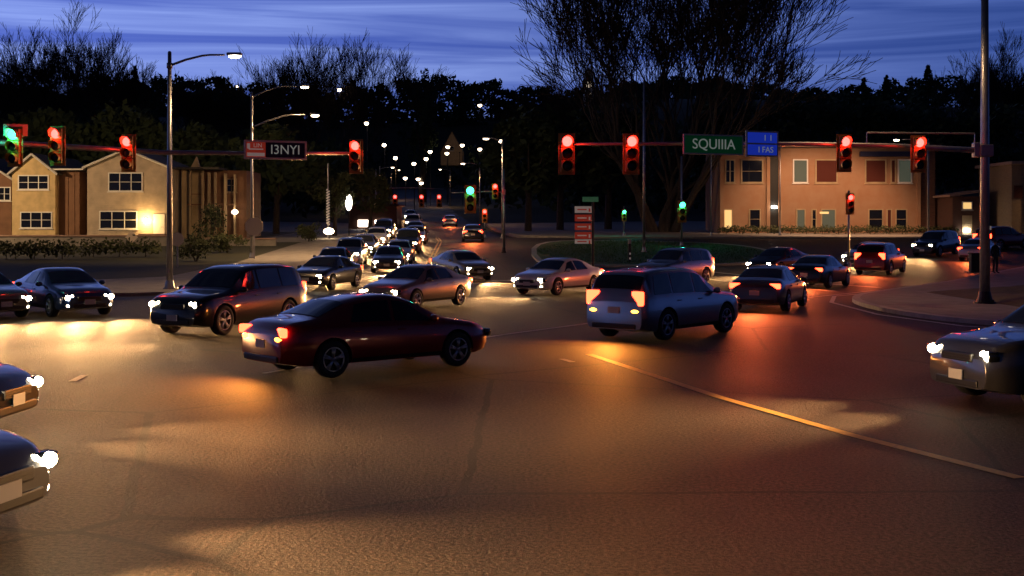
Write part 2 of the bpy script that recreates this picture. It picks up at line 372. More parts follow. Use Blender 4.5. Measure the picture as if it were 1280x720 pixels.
def make_car(kind, paint, label, group, lamps='front', beams=2, near=False):
    K=KINDS[kind]; root=thing('parked_car' if False else 'car',label,'car',group=group)
    zr0=K['H']
    def sec(x):
        w=sm(K['w'],x); zs=sm(K['zs'],x); zr=sm(K['zr'],x); c=max(0,min(1,(zr-zs-.06)/K['cab'][1]))
        e=max(0,abs(x)-1.9)/.45; z0=.21+.08*e; wt=w*.84*(1-c)+K['cab'][0]*c
        zt=zr-(.025+.055*c)
        wh=.5*(z0+zs)
        return [(0,z0),(w*.72,z0),(w*.93,z0+.03),(w*.985,z0+.12),(w,wh-.04),(w*.997,wh+.08),(w*.975,zs-.07),(w*.93,zs-.005),(wt+.015,zt-.01*c),(wt*.93,zt+.035*c+.005),(wt*.72,zr-.012),(wt*.38,zr-.002),(0,zr)]
    def P(x,s,side=1,off=0):
        q=sec(x); i=min(int(s),len(q)-2); t=s-i
        a,b=q[i],q[i+1]; y=a[0]+(b[0]-a[0])*t; z=a[1]+(b[1]-a[1])*t
        if off:
            q2=sec(x+.03); a2,b2=q2[i],q2[i+1]; dx=Vector((.03,(a2[0]+(b2[0]-a2[0])*t)-y,(a2[1]+(b2[1]-a2[1])*t)-z))
            nn=Vector((0,b[0]-a[0],b[1]-a[1])).cross(dx)
            if nn.length>1e-7:
                nn.normalize()
                if nn.y*1+nn.z*.3<0 and s<9: nn=-nn
                if s>=9 and nn.z<0: nn=-nn
                return Vector((x+nn.x*off,side*(y+nn.y*off),z+nn.z*off))
        return Vector((x,side*y,z))
    # body
    bm=bmesh.new(); h=K['L']/2-.003; xs=[-h+2*h*(.5-.5*math.cos(math.pi*i/46)) for i in range(47)]; rings=[]
    for x in xs:
        q=sec(x); full=[(y,z) for y,z in q]+[(-y,z) for y,z in q[-2:0:-1]]
        rings.append([bm.verts.new((x,y,z)) for y,z in full])
    n=len(rings[0])
    for a,b in zip(rings,rings[1:]):
        for k in range(n): bm.faces.new((a[k],a[(k+1)%n],b[(k+1)%n],b[k]))
    bm.faces.new(rings[0]); bm.faces.new(rings[-1][::-1])
    bmesh.ops.recalc_face_normals(bm,faces=bm.faces[:])
    body=obj('body',bm,PAINT[paint],root,True)
    # wheel arches
    cb=bmesh.new(); rA=K['wheel']+.055
    for ax in K['ax']:
        for s in (1,-1):
            disc_cyl(cb,(ax,s*.86,K['wheel']),'Y',rA,.5,36)
    bmesh.ops.recalc_face_normals(cb,faces=cb.faces[:])
    cut=obj('arch_cutter',cb,M['trim'])
    md=body.modifiers.new('b','BOOLEAN'); md.operation='DIFFERENCE'; md.object=cut; md.solver='EXACT'; md.material_mode='TRANSFER'
    dg=bpy.context.evaluated_depsgraph_get(); me=bpy.data.meshes.new_from_object(body.evaluated_get(dg)); me.name='body'
    body.modifiers.clear(); body.data=me; bpy.data.objects.remove(cut)
    me.polygons.foreach_set('use_smooth',[True]*len(me.polygons))
    try: me.set_sharp_from_angle(angle=R(38))
    except Exception: pass
    def patch(bm,x0,x1,s0,s1,side=1,nx=8,ns=5,off=.008,x0t=None,x1t=None):
        x0t=x0 if x0t is None else x0t; x1t=x1 if x1t is None else x1t
        vv=[]
        for j in range(ns+1):
            v=j/ns; s=s0+(s1-s0)*v
            vv.append([bm.verts.new(P((x0+(x0t-x0)*v)+((x1+(x1t-x1)*v)-(x0+(x0t-x0)*v))*i/nx,s,side,off)) for i in range(nx+1)])
        for j in range(ns):
            for i in range(nx): bm.faces.new((vv[j][i],vv[j][i+1],vv[j+1][i+1],vv[j+1][i]))
    def span(bm,x0,x1,s0,off=.012,nx=8):   # over the top, from +s0 to -s0
        ss=[s0+(12-s0)*i/6 for i in range(7)]; vv=[]
        for i in range(nx+1):
            x=x0+(x1-x0)*i/nx
            row=[bm.verts.new(P(x,s,1,off)) for s in ss]+[bm.verts.new(P(x,s,-1,off)) for s in ss[-2::-1]]
            vv.append(row)
        for a,b in zip(vv,vv[1:]):
            for k in range(len(a)-1): bm.faces.new((a[k],a[k+1],b[k+1],b[k]))
    b=bmesh.new(); span(b,K['ws'][0]+.02,K['ws'][1]-.05,8.7); obj('windscreen',b,M['glass'],root,True)
    b=bmesh.new(); span(b,K['rw'][0]+.03,K['rw'][1]-.03,8.7); obj('rear_window',b,M['glass'],root,True)
    for side in (1,-1):
        for d in K['doors']:
            b=bmesh.new(); patch(b,d[0],d[1],7.08,7.94,side,8,4,.008,d[2],d[3]); obj('side_window',b,M['glass'],root,True)
    # door seams, sill, handles
    if near:
        for side in (1,-1):
            b=bmesh.new()
            for xsm in K['seams']: patch(b,xsm,xsm+.012,3.1,6.95,side,1,14,.004)
            patch(b,-1.03,.995,3.05,3.14,side,12,1,.005)
            obj('door_seams',b,M['black'],root)
    for side in (1,-1):
        b=bmesh.new(); patch(b,-.98,1.02,2.2,3.0,side,10,2,.012); obj('sill_trim',b,M['trim'],root,True)
    hz=interp(K['zs'],0)-.12
    for side in (1,-1):
        for hx in (-.86,.10): 
            b=bmesh.new(); yy=P(hx,6.0,side)[1]; box(b,(hx,yy+side*.012,hz),(.17,.03,.028),0,.008); obj('door_handle',b,PAINT[paint],root)
        b=bmesh.new(); my=P(.75,7.0,side)[1]; ball(b,(.78,my+side*.13,interp(K['zs'],.8)+.07),(.07,.11,.075)); box(b,(.79,my+side*.03,interp(K['zs'],.8)+.03),(.05,.1,.03)); obj('wing_mirror',b,PAINT[paint],root,True)
    hh=K['L']/2; zf=interp(K['zs'],2.2); zl=zf-.06
    # front: grille, lower intake, bumper lip, plate
    b=bmesh.new(); box(b,(hh-.02,0,zf-.14),(.08,.72,.13),0,.02)
    for k in range(3): box(b,(hh+.022,0,zf-.18+k*.04),(.012,.66,.008))
    obj('grille',b,M['trim'],root)
    b=bmesh.new(); box(b,(hh-.04,0,.36),(.12,1.0,.11),0,.02); obj('air_intake',b,M['trim'],root)
    b=bmesh.new(); box(b,(hh+.02,0,.47),(.02,.32,.15),0,.004); obj('number_plate',b,M['plate'],root)
    b=bmesh.new(); box(b,(-hh-.012,0,.62 if kind=='sedan' else .74),(.02,.32,.15),0,.004); obj('number_plate',b,M['plate'],root)
    b=bmesh.new(); box(b,(-hh+.03,0,.36),(.12,1.25,.12),0,.03); obj('rear_bumper_trim',b,M['trim'],root)
    fl=M['head_lit'] if lamps in ('front','both') else M['dead_lens']
    for side in (1,-1):
        b=bmesh.new()
        x0=hh-.33; x1=hh-.05
        vs=box(b,(0,0,0),(.17,.40,.15),0,.045); bmesh.ops.rotate(b,cent=(0,0,0),matrix=Matrix.Rotation(R(-20*side),3,'Z'),verts=b.verts[:])
        bmesh.ops.translate(b,vec=(hh-.14,side*.60,zl-.03),verts=b.verts[:])
        hl=obj('headlight',b,M['glass'],root,True)
        b=bmesh.new()
        for k_ in (-.085,.085): ball(b,(0,k_,0),(.06,.088,.074),2)
        bmesh.ops.rotate(b,cent=(0,0,0),matrix=Matrix.Rotation(R(-20*side),3,'Z'),verts=b.verts[:])
        bmesh.ops.translate(b,vec=(hh-.075,side*.58,zl-.03),verts=b.verts[:])
        obj('bulb_lens',b,fl,hl,True)
        if lamps in ('front','both'):
            b=bmesh.new(); ball(b,(hh-.06,side*.58,.37),(.04,.10,.05)); obj('fog_lamp',b,M['fog_lit'],root,True)
        b=bmesh.new(); zt=.84 if kind=='sedan' else 1.02
        box(b,(0,0,0),(.12,.34,.16 if kind=='sedan' else .34),0,.035); bmesh.ops.rotate(b,cent=(0,0,0),matrix=Matrix.Rotation(R(16*side),3,'Z'),verts=b.verts[:])
        bmesh.ops.translate(b,vec=(-hh+.075,side*.64,zt),verts=b.verts[:])
        obj('tail_light',b,M['tail_lit'],root,True)
    if lamps=='turn':
        for side in (1,-1):
            b=bmesh.new(); ball(b,(-hh+.02,side*.60,.72),(.04,.12,.045)); obj('turn_signal',b,M['amber_lit'],root,True)
    # wheels
    rw=K['wheel']
    for ax in K['ax']:
        for side in (1,-1):
            b=bmesh.new(); prof=[(-.11,rw*.64),(-.115,rw*.93),(-.08,rw),(.08,rw),(.115,rw*.93),(.11,rw*.64)]; N=36; rr=[]
            for k in range(N):
                a=2*math.pi*k/N; rr.append([b.verts.new((math.cos(a)*r,y,math.sin(a)*r)) for y,r in prof])
            for k in range(N):
                for j in range(6): b.faces.new((rr[k][j],rr[k][(j+1)%6],rr[(k+1)%N][(j+1)%6],rr[(k+1)%N][j]))
            bmesh.ops.recalc_face_normals(b,faces=b.faces[:])
            ty=obj('wheel',b,M['tyre'],root,True,loc=(ax,side*.79,rw))
            b=bmesh.new(); disc_cyl(b,(0,side*.0,0),'Y',rw*.62,.10,24); obj('brake_disc',b,M['trim'],ty)
            b=bmesh.new(); R1=rw*.66
            tube(b,[(math.cos(2*math.pi*k/28)*R1*.96,side*.10,math.sin(2*math.pi*k/28)*R1*.96) for k in range(29)],.016,6,False)
            for k in range(5):
                a=2*math.pi*k/5+.3
                for da in (-.13,.13): tube(b,[(math.cos(a)*.03,side*.088,math.sin(a)*.03),(math.cos(a+da)*R1*.95,side*.10,math.sin(a+da)*R1*.95)],[.026,.020],6)
            disc_cyl(b,(0,side*.09,0),'Y',.055,.03,14); obj('rim',b,M['rim'],ty,True)
    if beams and lamps in ('front','both'):
        for side in ((1,-1) if beams==2 else (0,)):
            spot(root,(hh+.06,side*.6,zl),(hh+16,side*.9,-.1),BEAM*(1 if beams==2 else 1.7),(1,.52,.19),R(56),1.0,.07,'headlight_beam')
    if lamps in ('turn','tail'):
        spot(root,(-hh-.06,0,.8),(-hh-2.4,0,-.0),TAILB,(1,.16,.04) if lamps=='tail' else (1,.3,.04),R(150),.9,.3,'tail_light_glow')
    return root
BEAM=3600; TAILB=1250
_proto={}
def car(kind,paint,x,y,deg,label,group,lamps='front',beams=2,near=False):
    key=(kind,paint,lamps,beams,near)
    if key in _proto:
        o=copy_tree(_proto[key]); o['label']=label; o['group']=group
    else:
        o=_proto[key]=make_car(kind,paint,label,group,lamps,beams,near)
    o.location=(x,y,g(y)+.004)
    sl=math.atan((g(y+1)-g(y-1))/2)*math.sin(R(deg)); o.rotation_euler=(0,-sl,R(deg))
    return o

gw='cars waiting on the left side street'
car('sedan','blue',-14.1,37.6,-50,'dark blue sedan with glowing headlights, waiting nearest the grey lamp post',gw,near=True)
car('sedan','grey',-16.25,36.4,-46,'dark grey sedan with glowing headlights waiting at the left edge of the photo',gw,near=True)
gn='cars crossing close to the camera'
car('sedan','black',-8.75,15.7,-4,'black sedan nosing in at the left edge with bright headlights, farther of two',gn,near=True)
car('sedan','grey',-6.55,10.6,-12,'grey sedan nosing in at the left edge with bright headlights, nearest the camera',gn,near=True)
car('suv','grey',9.0,18.9,196,'grey sport utility vehicle coming in from the right edge, heading left',gn,near=True)
gs='cars with headlights streaming from the right across the junction'
S2=[('suv','black',29.5,83.5,228,'black sport utility vehicle last in the stream, near the small annex'),
    ('sedan','silver',22.4,75,227,'silver sedan coming round the bend below the tan apartment block'),
    ('sedan','black',14.6,65.6,230,'black sedan between the corner kerb and the grass island'),
    ('suv','silver',7.8,57.3,231,'silver sport utility vehicle in front of the striped sign post'),
    ('sedan','white',1.9,49.3,236,'white sedan in the middle of the junction with headlights on'),
    ('sedan','beige',-3.2,40.6,242,'beige sedan crossing the junction ahead of the white one'),
    ('suv','black',-7.4,31.6,246,'black sport utility vehicle turning toward the lower left'),
    ]
for k,p,x,y,a,l in S2: car(k,p,x,y,a,l,gs,beams=2)
gt='cars driving away to the right with red tail lights'
S3=[('sedan','red',-2.7,23.0,40,'red sedan driving away to the right, nearest the camera of its row','turn'),
    ('suv','silver',3.9,30.2,50,'silver sport utility vehicle driving away toward the kerb nose','turn'),
    ('sedan','grey',8.6,40.0,66,'grey sedan driving away just left of the white painted kerb nose','tail'),
    ('sedan','black',14.0,54.6,59,'black sedan driving away beyond the kerb nose','tail'),
    ('suv','red',20.3,66.0,58,'red sport utility vehicle driving away toward the brick building','tail'),
    ('sedan','silver',31.0,79.5,54,'silver sedan driving away at the right end of its row','tail')]
for k,p,x,y,a,l,lm in S3: car(k,p,x,y,a,l,gt,lamps=lm)
gq='cars with headlights coming down the far street'
pal=['black','silver','grey','white','blue','beige']
desc={'black':'black','silver':'silver','grey':'grey','white':'white','blue':'dark blue','beige':'beige'}
places=['first in the outer lane at the stop line','second','third','fourth','fifth','sixth']
ords=['first','second','third','fourth','fifth','sixth','seventh']
for i,(y,off) in enumerate([(66,-4.6),(74.5,-4.6),(84,-4.6),(95,-4.6),(108,-4.6),(128,-4.7),(152,-4.7)]):
    kd='suv' if i%3==1 else 'sedan'; p=pal[i%4]
    car(kd,p,xr(y)+off,y,-88,'%s %s, %s in the outer lane of the far street'%(desc[p],'sedan' if kd=='sedan' else 'sport utility vehicle',ords[i]),gq,beams=1)
for i,(y,off) in enumerate([(68,-1.7),(77,-1.7),(86.5,-1.7),(98,-1.7),(114,-1.7),(140,-1.7),(175,-1.8)]):
    kd='suv' if i%3==2 else 'sedan'; p=pal[(i+2)%4]
    car(kd,p,xr(y)+off,y,-88,'%s %s, %s in the inner lane of the far street'%(desc[p],'sedan' if kd=='sedan' else 'sport utility vehicle',ords[i]),gq,beams=1)
car('sedan','beige',-2.6,61.5,-64,'beige sedan turning toward the right out of the far street',gq,beams=1)
car('sedan','black',-8.2,53.2,-104,'black sedan just leaving the far street into the junction',gq,beams=1)
car('suv','red',37.0,90.5,30,'red sport utility vehicle standing by the brick building at the right edge','cars by the brick building',lamps='tail')
car('sedan','black',-8.8,101,92,'black sedan climbing away up the far street with red tail lights','cars climbing the far street',lamps='tail').location.x=xr(101)+3.0
car('sedan','silver',0,150,92,'silver sedan farther up the far street with red tail lights','cars climbing the far street',lamps='tail').location.x=xr(150)+3.0

# ------------------------------------------------------------------ poles, lamps, signals
def lamp_pole(label, x, y, h, arms, group, lit='lamp_lit', rb=.11, base=True, light=None):
    """arms: list of (z_attach, dx, rise, dy)"""
    z0=g(y)+.13 if y<140 else g(y)
    root=thing('street_lamp',label,'street lamp',(x,y,z0),0,group)
    bm=bmesh.new(); tube(bm,[(0,0,0),(0,0,h*.5),(0,0,h)],[rb,rb*.8,rb*.6],14); ball(bm,(0,0,h),(rb*.6,rb*.6,rb*.5)); obj('pole',bm,M['steel'],root,True)
    if base:
        bm=bmesh.new(); disc_cyl(bm,(0,0,.03),'Z',rb*2,.06,16); tube(bm,[(0,0,.06),(0,0,.35)],[rb*1.6,rb*1.15],14)
        for k in range(4): disc_cyl(bm,(math.cos(k*1.57+.78)*rb*1.65,math.sin(k*1.57+.78)*rb*1.65,.08),'Z',.02,.06,8)
        obj('base',bm,M['steel'],root)
        bm=bmesh.new(); box(bm,(0,-rb*1.0,.75),(.1,.03,.22),0,.01); obj('access_cover',bm,M['steel'],root)
    for za,dx,rise,dy in arms:
        bm=bmesh.new(); s=math.copysign(1,dx)
        tube(bm,[(0,0,za),(dx*.25,dy*.25,za+rise*.55),(dx*.5,dy*.5,za+rise*.92),(dx*.62,dy*.62,za+rise),(dx*.85,dy*.85,za+rise)],[.055,.05,.045,.042,.04],10)
        disc_cyl(bm,(0,0,za),'Z',rb*.95,.22,12)
        obj('arm',bm,M['steel'],root,True)
        hd=bmesh.new(); box(hd,(dx,dy,za+rise+.03),(.62,.30,.13),0,.05); ho=obj('lamp_head',hd,M['steel'],root,True)
        ln=bmesh.new(); ball(ln,(dx+.02*s,dy,za+rise-.06),(.27,.14,.09)); obj('lamp_lens',ln,M[lit],ho,True)
        if light:
            spot(root,(dx,dy,za+rise-.18),(dx+light[2],dy+light[3],0),light[0],light[1],R(light[4]) if len(light)>4 else R(150),.6,.15)
    return root
warm=(1,.60,.28)
gL='street lamps round the junction'
pA=W(212,50); lamp_pole('tall grey street lamp whose arm reaches right, on the left corner kerb',pA.x,50,9.85,[(9.3,2.7,.45,0)],gL,'lamp_white',.13,light=(1500,warm,-3,8))
pB=W(315,79); lamp_pole('street lamp with two arms on one pole, behind the navy sign',pB.x,79,10.9,[(10.6,3.4,.75,.3),(8.6,4.2,.8,-.4)],gL,'lamp_lit',.11,light=(3200,warm,-6,9))
pD=W(805,85); lamp_pole('slim pole with dark lamp head on the grass island',pD.x,85,12.2,[],gL,rb=.10)
pE=W(1231,40.5)
pC=W(628,104); lamp_pole('slim street lamp right of the big green signal',pC.x,104,8.6,[(8.3,-1.4,.4,0)],gL,'lamp_far',.09,light=(1500,warm,0,0))
pG=W(889,112); lamp_pole('thin pole beside the left end of the tan apartment block',pG.x,112,8.0,[(7.6,1.2,.4,0)],gL,'lamp_far',.07)
pH=W(975,113.5); lamp_pole('added street lamp standing before the black recess panel of the tan apartment block',pH.x,113.5,8.6,[(8.2,1.4,.4,-.6)],gL,'lamp_far',.08,light=(3300,(1,.58,.33),3.0,6,125))  # pole and lamp added to light the apartment front
# lamp added at the right to light the apartment block
lamp_pole('added street lamp on the pavement before the right end of the tan apartment block',38.5,111,9,[(8.6,-2.6,.4,1)],gL,'lamp_lit',.11,light=(3800,(1,.52,.28),-4,5,125))
lamp_pole('added unseen street lamp beyond the left edge of the photo, by the cream house',-52,84,9,[(8.6,2.6,.4,1)],gL,'lamp_lit',.11,light=(14000,(1,.64,.32),6,8))  # out-of-frame lamp added to warm the house fronts

SIGW={'red_lit':26,'green_lit':60}
def traffic_light(label, x, y, z, lit=0, scale=1, face=0, group='traffic lights over the junction', hang=True, cls='red_lit'):
    """front faces -Y; z = centre height; lit: 0 red on top, 2 green at bottom"""
    root=thing('traffic_light',label,'traffic light',(x,y,z),face,group)
    root.scale=(scale,)*3
    bm=bmesh.new()
    for k in range(3): box(bm,(0,.0,.37-.37*k),(.37,.22,.355),0,.025)
    housing=obj('housing',bm,M['sig_yellow'],root)
    bm=bmesh.new(); box(bm,(0,.03,0),(.50,.012,1.24),0,.004); obj('backplate',bm,M['sig_yellow'],root)
    if hang:
        bm=bmesh.new(); tube(bm,[(0,.12,.58),(0,.16,.0),(0,.12,-.58)],.022,8); box(bm,(0,.17,.1),(.12,.10,.16)); obj('bracket',bm,M['steel'],root)
    for k in range(3):
        zc=.37-.37*k
        bm=bmesh.new(); seg=18; a0,a1=R(-35),R(215); rr=[]
        for i in range(seg+1):
            a=a0+(a1-a0)*i/seg
            ln=.27*(.55+.45*max(0,math.sin(a)))
            for rad in (.165,.158): rr.append([bm.verts.new((math.cos(a)*rad,-.11,zc+math.sin(a)*rad)),bm.verts.new((math.cos(a)*rad,-.11-ln,zc+math.sin(a)*rad))])
        for i in range(seg):
            a,b_,c,d=rr[2*i],rr[2*i+1],rr[2*i+2],rr[2*i+3]
            bm.faces.new((a[0],a[1],c[1],c[0])); bm.faces.new((b_[0],d[0],d[1],b_[1])); bm.faces.new((a[1],b_[1],d[1],c[1]))
        obj('visor',bm,M['sig_yellow'],root)
        bm=bmesh.new(); ball(bm,(0,-.105,zc),(.152,.05,.152),3)
        obj('signal_lens',bm,M[cls] if k==lit else M['dead_lens'],root,True)
        if k==lit: point(root,(0,-.46,zc-.03),SIGW[cls]*(1 if scale!=1.5 else .3),(1,.03,.015) if cls=='red_lit' else (.03,1,.55),.12,'signal_glow')
    return root
gT='traffic lights over the junction'
# left mast arm (pole beyond the frame)
def mast(name,label,polexy,ph,armpts,rp,ra):
    root=thing('signal_mast',label,'signal mast',(polexy[0],polexy[1],0),0,'steel signal masts')
    z0=g(polexy[1])+.13
    bm=bmesh.new(); tube(bm,[(0,0,z0),(0,0,z0+ph*.5),(0,0,z0+ph)],[rp,rp*.85,rp*.7],18); obj('pole',bm,M['steel'],root,True)
    bm=bmesh.new(); disc_cyl(bm,(0,0,z0+.03),'Z',rp*2.1,.06,18); tube(bm,[(0,0,z0+.05),(0,0,z0+.4)],[rp*1.6,rp*1.1],16)
    for k in range(4): disc_cyl(bm,(math.cos(k*1.57+.78)*rp*1.7,math.sin(k*1.57+.78)*rp*1.7,z0+.09),'Z',.03,.08,8)
    obj('base',bm,M['dark_steel'],root)
    pts=[Vector(p)-Vector((polexy[0],polexy[1],0)) for p in armpts]
    bm=bmesh.new(); n=len(pts); tube(bm,pts,[ra*(1-.55*i/(n-1)) for i in range(n)],12); obj('arm',bm,M['steel'],root,True)
    bm=bmesh.new(); box(bm,(0,0,pts[0].z),(rp*2.6,rp*2.6,.4),0,.03); obj('arm_flange',bm,M['steel'],root)
    return root
mast('signal_mast','long signal mast arm coming in from the left edge over the cream houses',(-19.6,36.0),5.9,
     [(-19.6,36.0,5.3),(-16.0,37.5,5.34),(-11.7,40.2,5.2),(-8.8,41.6,5.26),(-5.4,43.2,5.36)],.16,.11)
mr=mast('signal_mast','tall silver signal mast on the right corner kerb, arm reaching left with two street signs',(pE.x,40.5),10.4,
     [(pE.x,40.5,5.28),(12.8,40.2,5.42),(9.5,38.9,5.40),(6.0,37.3,5.30),(1.6,35.9,5.18)],.17,.10)
bm=bmesh.new(); tube(bm,[(0,0,10.35),(-.5,0,10.6),(-1.2,0,10.85),(-2.4,0,10.9)],.05,10); obj('lamp_arm',bm,M['dark_steel'],mr,True)
bm=bmesh.new(); box(bm,(-2.6,0,10.9),(.62,.3,.13),0,.05); hd=obj('lamp_head',bm,M['dark_steel'],mr,True)
bm=bmesh.new(); ball(bm,(-2.6,0,10.82),(.24,.13,.08)); obj('lamp_lens',bm,M['lamp_white'],hd,True)
spot(mr,(-2.6,0,10.6),(-3.6,6,0),450,warm,R(150),.6,.2)
bm=bmesh.new(); box(bm,(-.32,-.05,5.3),(.2,.25,.5),0,.03); obj('terminal_box',bm,M['steel'],mr)
bm=bmesh.new()  # empty outlined rectangle above the arm
x1,x2,zt,zb=-4.02,-.35,5.86,5.25
tube(bm,[(x2,-.02,zb),(x2,-.02,zt),(x1,-.12,zt+.02),(x1,-.12,zb+.12)],.03,8); obj('sign_frame',bm,M['steel'],mr)
def at(px,py,d): return Vector(((px-640)/F*d,d,CAMZ+(YH-py)/F*d))
for px,py,d,l in ((75,183,37.6,'red traffic light on the left mast arm, next right of the green one'),
                  (163,192,39.4,'red traffic light in front of the gable of the tan house'),
                  (446,196,43.1,'red traffic light at the tip of the left mast arm')):
    p=at(px,py,d); traffic_light(l,p.x,p.y-.22,p.z,0,1,R(-6))
p=at(22,184,37.2); traffic_light('green traffic light at the left edge under a small grey sign',p.x,p.y-.22,p.z,0,1,R(-6),cls='green_lit')
for px,py,d,l in ((708,193,36.2,'red traffic light at the tip of the right mast arm'),
                  (788,193,36.5,'red traffic light just left of the slim island pole'),
                  (1053,192,39.4,'red traffic light in front of the middle of the tan apartment block'),
                  (1145,193,40.0,'red traffic light inside the empty steel frame near the right mast')):
    p=at(px,py,d); traffic_light(l,p.x,p.y-.22,p.z,0,1,R(4))
# pole mounted / far signals
def post_signal(label,px,d,zc,col,ptop,group='pole mounted traffic lights',lit=0,s=1):
    x=(px-640)/F*d; z0=g(d)+.13
    root=thing('signal_post','slim post of the '+label.split(',')[0],'post',(x,d,z0),0,'slim signal posts')
    bm=bmesh.new(); tube(bm,[(0,0,0),(0,0,ptop-z0)],.06,10); ball(bm,(0,0,ptop-z0),(.06,.06,.05)); obj('pole',bm,M['steel'],root,True)
    bm=bmesh.new(); tube(bm,[(0,0,0),(0,0,.3)],[.16,.09],12); obj('base',bm,M['steel'],root)
    traffic_light(label,x,d-.26,zc,lit,s,0,group,cls=col)
post_signal('small red traffic light below the mast arm, before the tan apartment block',1061,70,4.05,'red_lit',4.8)
post_signal('green traffic light right of the big tree trunk',852,92,3.9,'green_lit',8.1,lit=0,s=1.35)
post_signal('smallest green traffic light, between the slim pole and the sign post',780,112,3.8,'green_lit',4.6,lit=0,s=.9)
# second mast beyond the island with the big green signal
mast('signal_mast','slim signal mast left of the grass island holding the big green signal',((630-640)/F*84,84),5.9,[((630-640)/F*84,84,5.15),((610-640)/F*84,84,5.2),((585-640)/F*84,84,5.15),((565-640)/F*84,84,5.1)],.09,.06)
p=at(588,249,83.6); traffic_light('big green traffic light hanging over the far street',p.x,p.y,p.z,0,1.6,0,gT,cls='green_lit')
p=at(619,239,83.6); traffic_light('small traffic light by the mast pole, right of the big green one',p.x,p.y,p.z,0,.9,0,gT,cls='red_lit')
# far red signals over the far street
fm=mast('signal_mast','distant signal mast across the far street',((470-640)/F*170,170),7.2,[((470-640)/F*170,170,8.2),((515-640)/F*170,170,8.3),((555-640)/F*170,170,8.1)],.12,.08)
for px,l in ((477,'distant red traffic light, leftmost over the far street'),(494,'distant red traffic light over the outer lane of the far street'),(527,'distant red traffic light over the middle of the far street'),(549,'distant red traffic light, rightmost over the far street')):
    p=at(px,251,169.5); traffic_light(l,p.x,p.y,p.z,0,1.5,0,'distant red traffic lights')
p=W(606,112); post_signal('low red traffic light on the kerb right of the far street',606,106,3.7,'red_lit',4.3)

# signs -------------------------------------------------------------
def frame_box(bm,w,h,t=.05,dep=.06,y=0,cx=0,cz=0):
    box(bm,(cx,y,cz+h/2-t/2),(w,dep,t)); box(bm,(cx,y,cz-h/2+t/2),(w,dep,t))
    box(bm,(cx-w/2+t/2,y,cz),(t,dep,h-2*t)); box(bm,(cx+w/2-t/2,y,cz),(t,dep,h-2*t))
def panel(bm,w,h,cx=0,cz=0,y=0,dep=.03): box(bm,(cx,y,cz),(w,dep,h))
p=at(347.5,188.5,42.1); r=thing('street_sign','wide street sign on the left mast arm, red left end and navy right end','street sign',(p.x,p.y-.42,p.z),R(20),'street signs on the mast arms')
bm=bmesh.new(); frame_box(bm,2.16,.66,.07,.06); obj('frame',bm,M['sign_frame'],r)
bm=bmesh.new(); panel(bm,1.36,.52,.33,0); obj('navy_panel',bm,M['sign_navy'],r)
bm=bmesh.new(); panel(bm,.66,.52,-.68,0,-.01); obj('red_panel',bm,M['sign_red'],r)
bm=bmesh.new(); box(bm,(-.68,-.032,-.17),(.6,.008,.12)); box(bm,(-.68,-.032,.015),(.5,.008,.04)); box(bm,(-.93,-.032,.12),(.1,.008,.18)); obj('white_band',bm,M['sign_white'],r)
text_mesh('lettering','LIN',.2,M['sign_white'],r,(-.62,-.04,.14))
text_mesh('lettering','I3NYI',.46,M['sign_letter'],r,(.33,-.03,0),sx=.95)
p=at(889,182,37.2); r=thing('street_sign','dark green street sign with pale border on the right mast arm','street sign',(p.x,p.y-.42,p.z),R(20),'street signs on the mast arms')
bm=bmesh.new(); frame_box(bm,2.08,.62,.045,.05); obj('frame',bm,M['sign_frame'],r)
bm=bmesh.new(); panel(bm,1.99,.53); obj('green_panel',bm,M['sign_green'],r)
text_mesh('lettering','SQUIIIA',.44,M['sign_letter'],r,(0,-.03,0),sx=1)
p=at(949,181,37.8); r=thing('street_sign','blue two row street sign right of the dark green one','street sign',(p.x,p.y-.42,p.z),R(20),'street signs on the mast arms')
bm=bmesh.new(); frame_box(bm,1.16,.80,.05,.06); box(bm,(0,-.004,0),(1.06,.06,.05)); obj('frame',bm,M['sign_frame'],r)
bm=bmesh.new(); panel(bm,1.06,.70); obj('blue_panel',bm,M['sign_blue'],r)
text_mesh('lettering','I  I',.26,M['sign_letter'],r,(.2,-.03,.18)); text_mesh('lettering','I FAS',.26,M['sign_letter'],r,(.12,-.03,-.19))
p=at(22,163,37.3); r=thing('road_sign','small grey sign above the green light at the left edge','road sign',(p.x,p.y-.15,p.z),R(20))
bm=bmesh.new(); panel(bm,.68,.34); frame_box(bm,.7,.36,.03,.04); obj('panel',bm,M['sign_back'],r); bm=bmesh.new(); tube(bm,[(0,.05,-.5),(0,.05,.15)],.02,6); obj('bracket',bm,M['steel'],r)
# stacked red/white signs
p=W(741,71.5,g(71.5)); r=thing('sign_post','dark post with four stacked red and white plates and a green name plate','sign post',(p.x,71.5,g(71.5)+.0))
bm=bmesh.new(); tube(bm,[(0,0,0),(0,0,4.15)],.075,10); obj('post',bm,M['dark_steel'],r)
for i,(zz,m_) in enumerate(((3.62,'sign_white'),(3.12,'sign_red'),(2.60,'sign_red'),(2.08,'sign_red'),(1.72,'sign_white'))):
    bm=bmesh.new(); panel(bm,1.0,.40 if i not in(4,) else .26,-.58,zz-.15,-.09); obj('plate',bm,M[m_],r)
    bm=bmesh.new(); box(bm,(-.65,-.112,zz-.15),(.55,.008,.07)); box(bm,(-.2,-.112,zz-.18),(.1,.008,.2)); obj('plate_marking',bm,M['sign_white'] if m_=='sign_red' else M['sign_red'],r)
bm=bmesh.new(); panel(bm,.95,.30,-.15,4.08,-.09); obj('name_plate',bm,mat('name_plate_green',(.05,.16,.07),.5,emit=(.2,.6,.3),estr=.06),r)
text_mesh('lettering','MAIN',.2,M['sign_letter'],r,(-.15,-.12,4.08)) if False else None
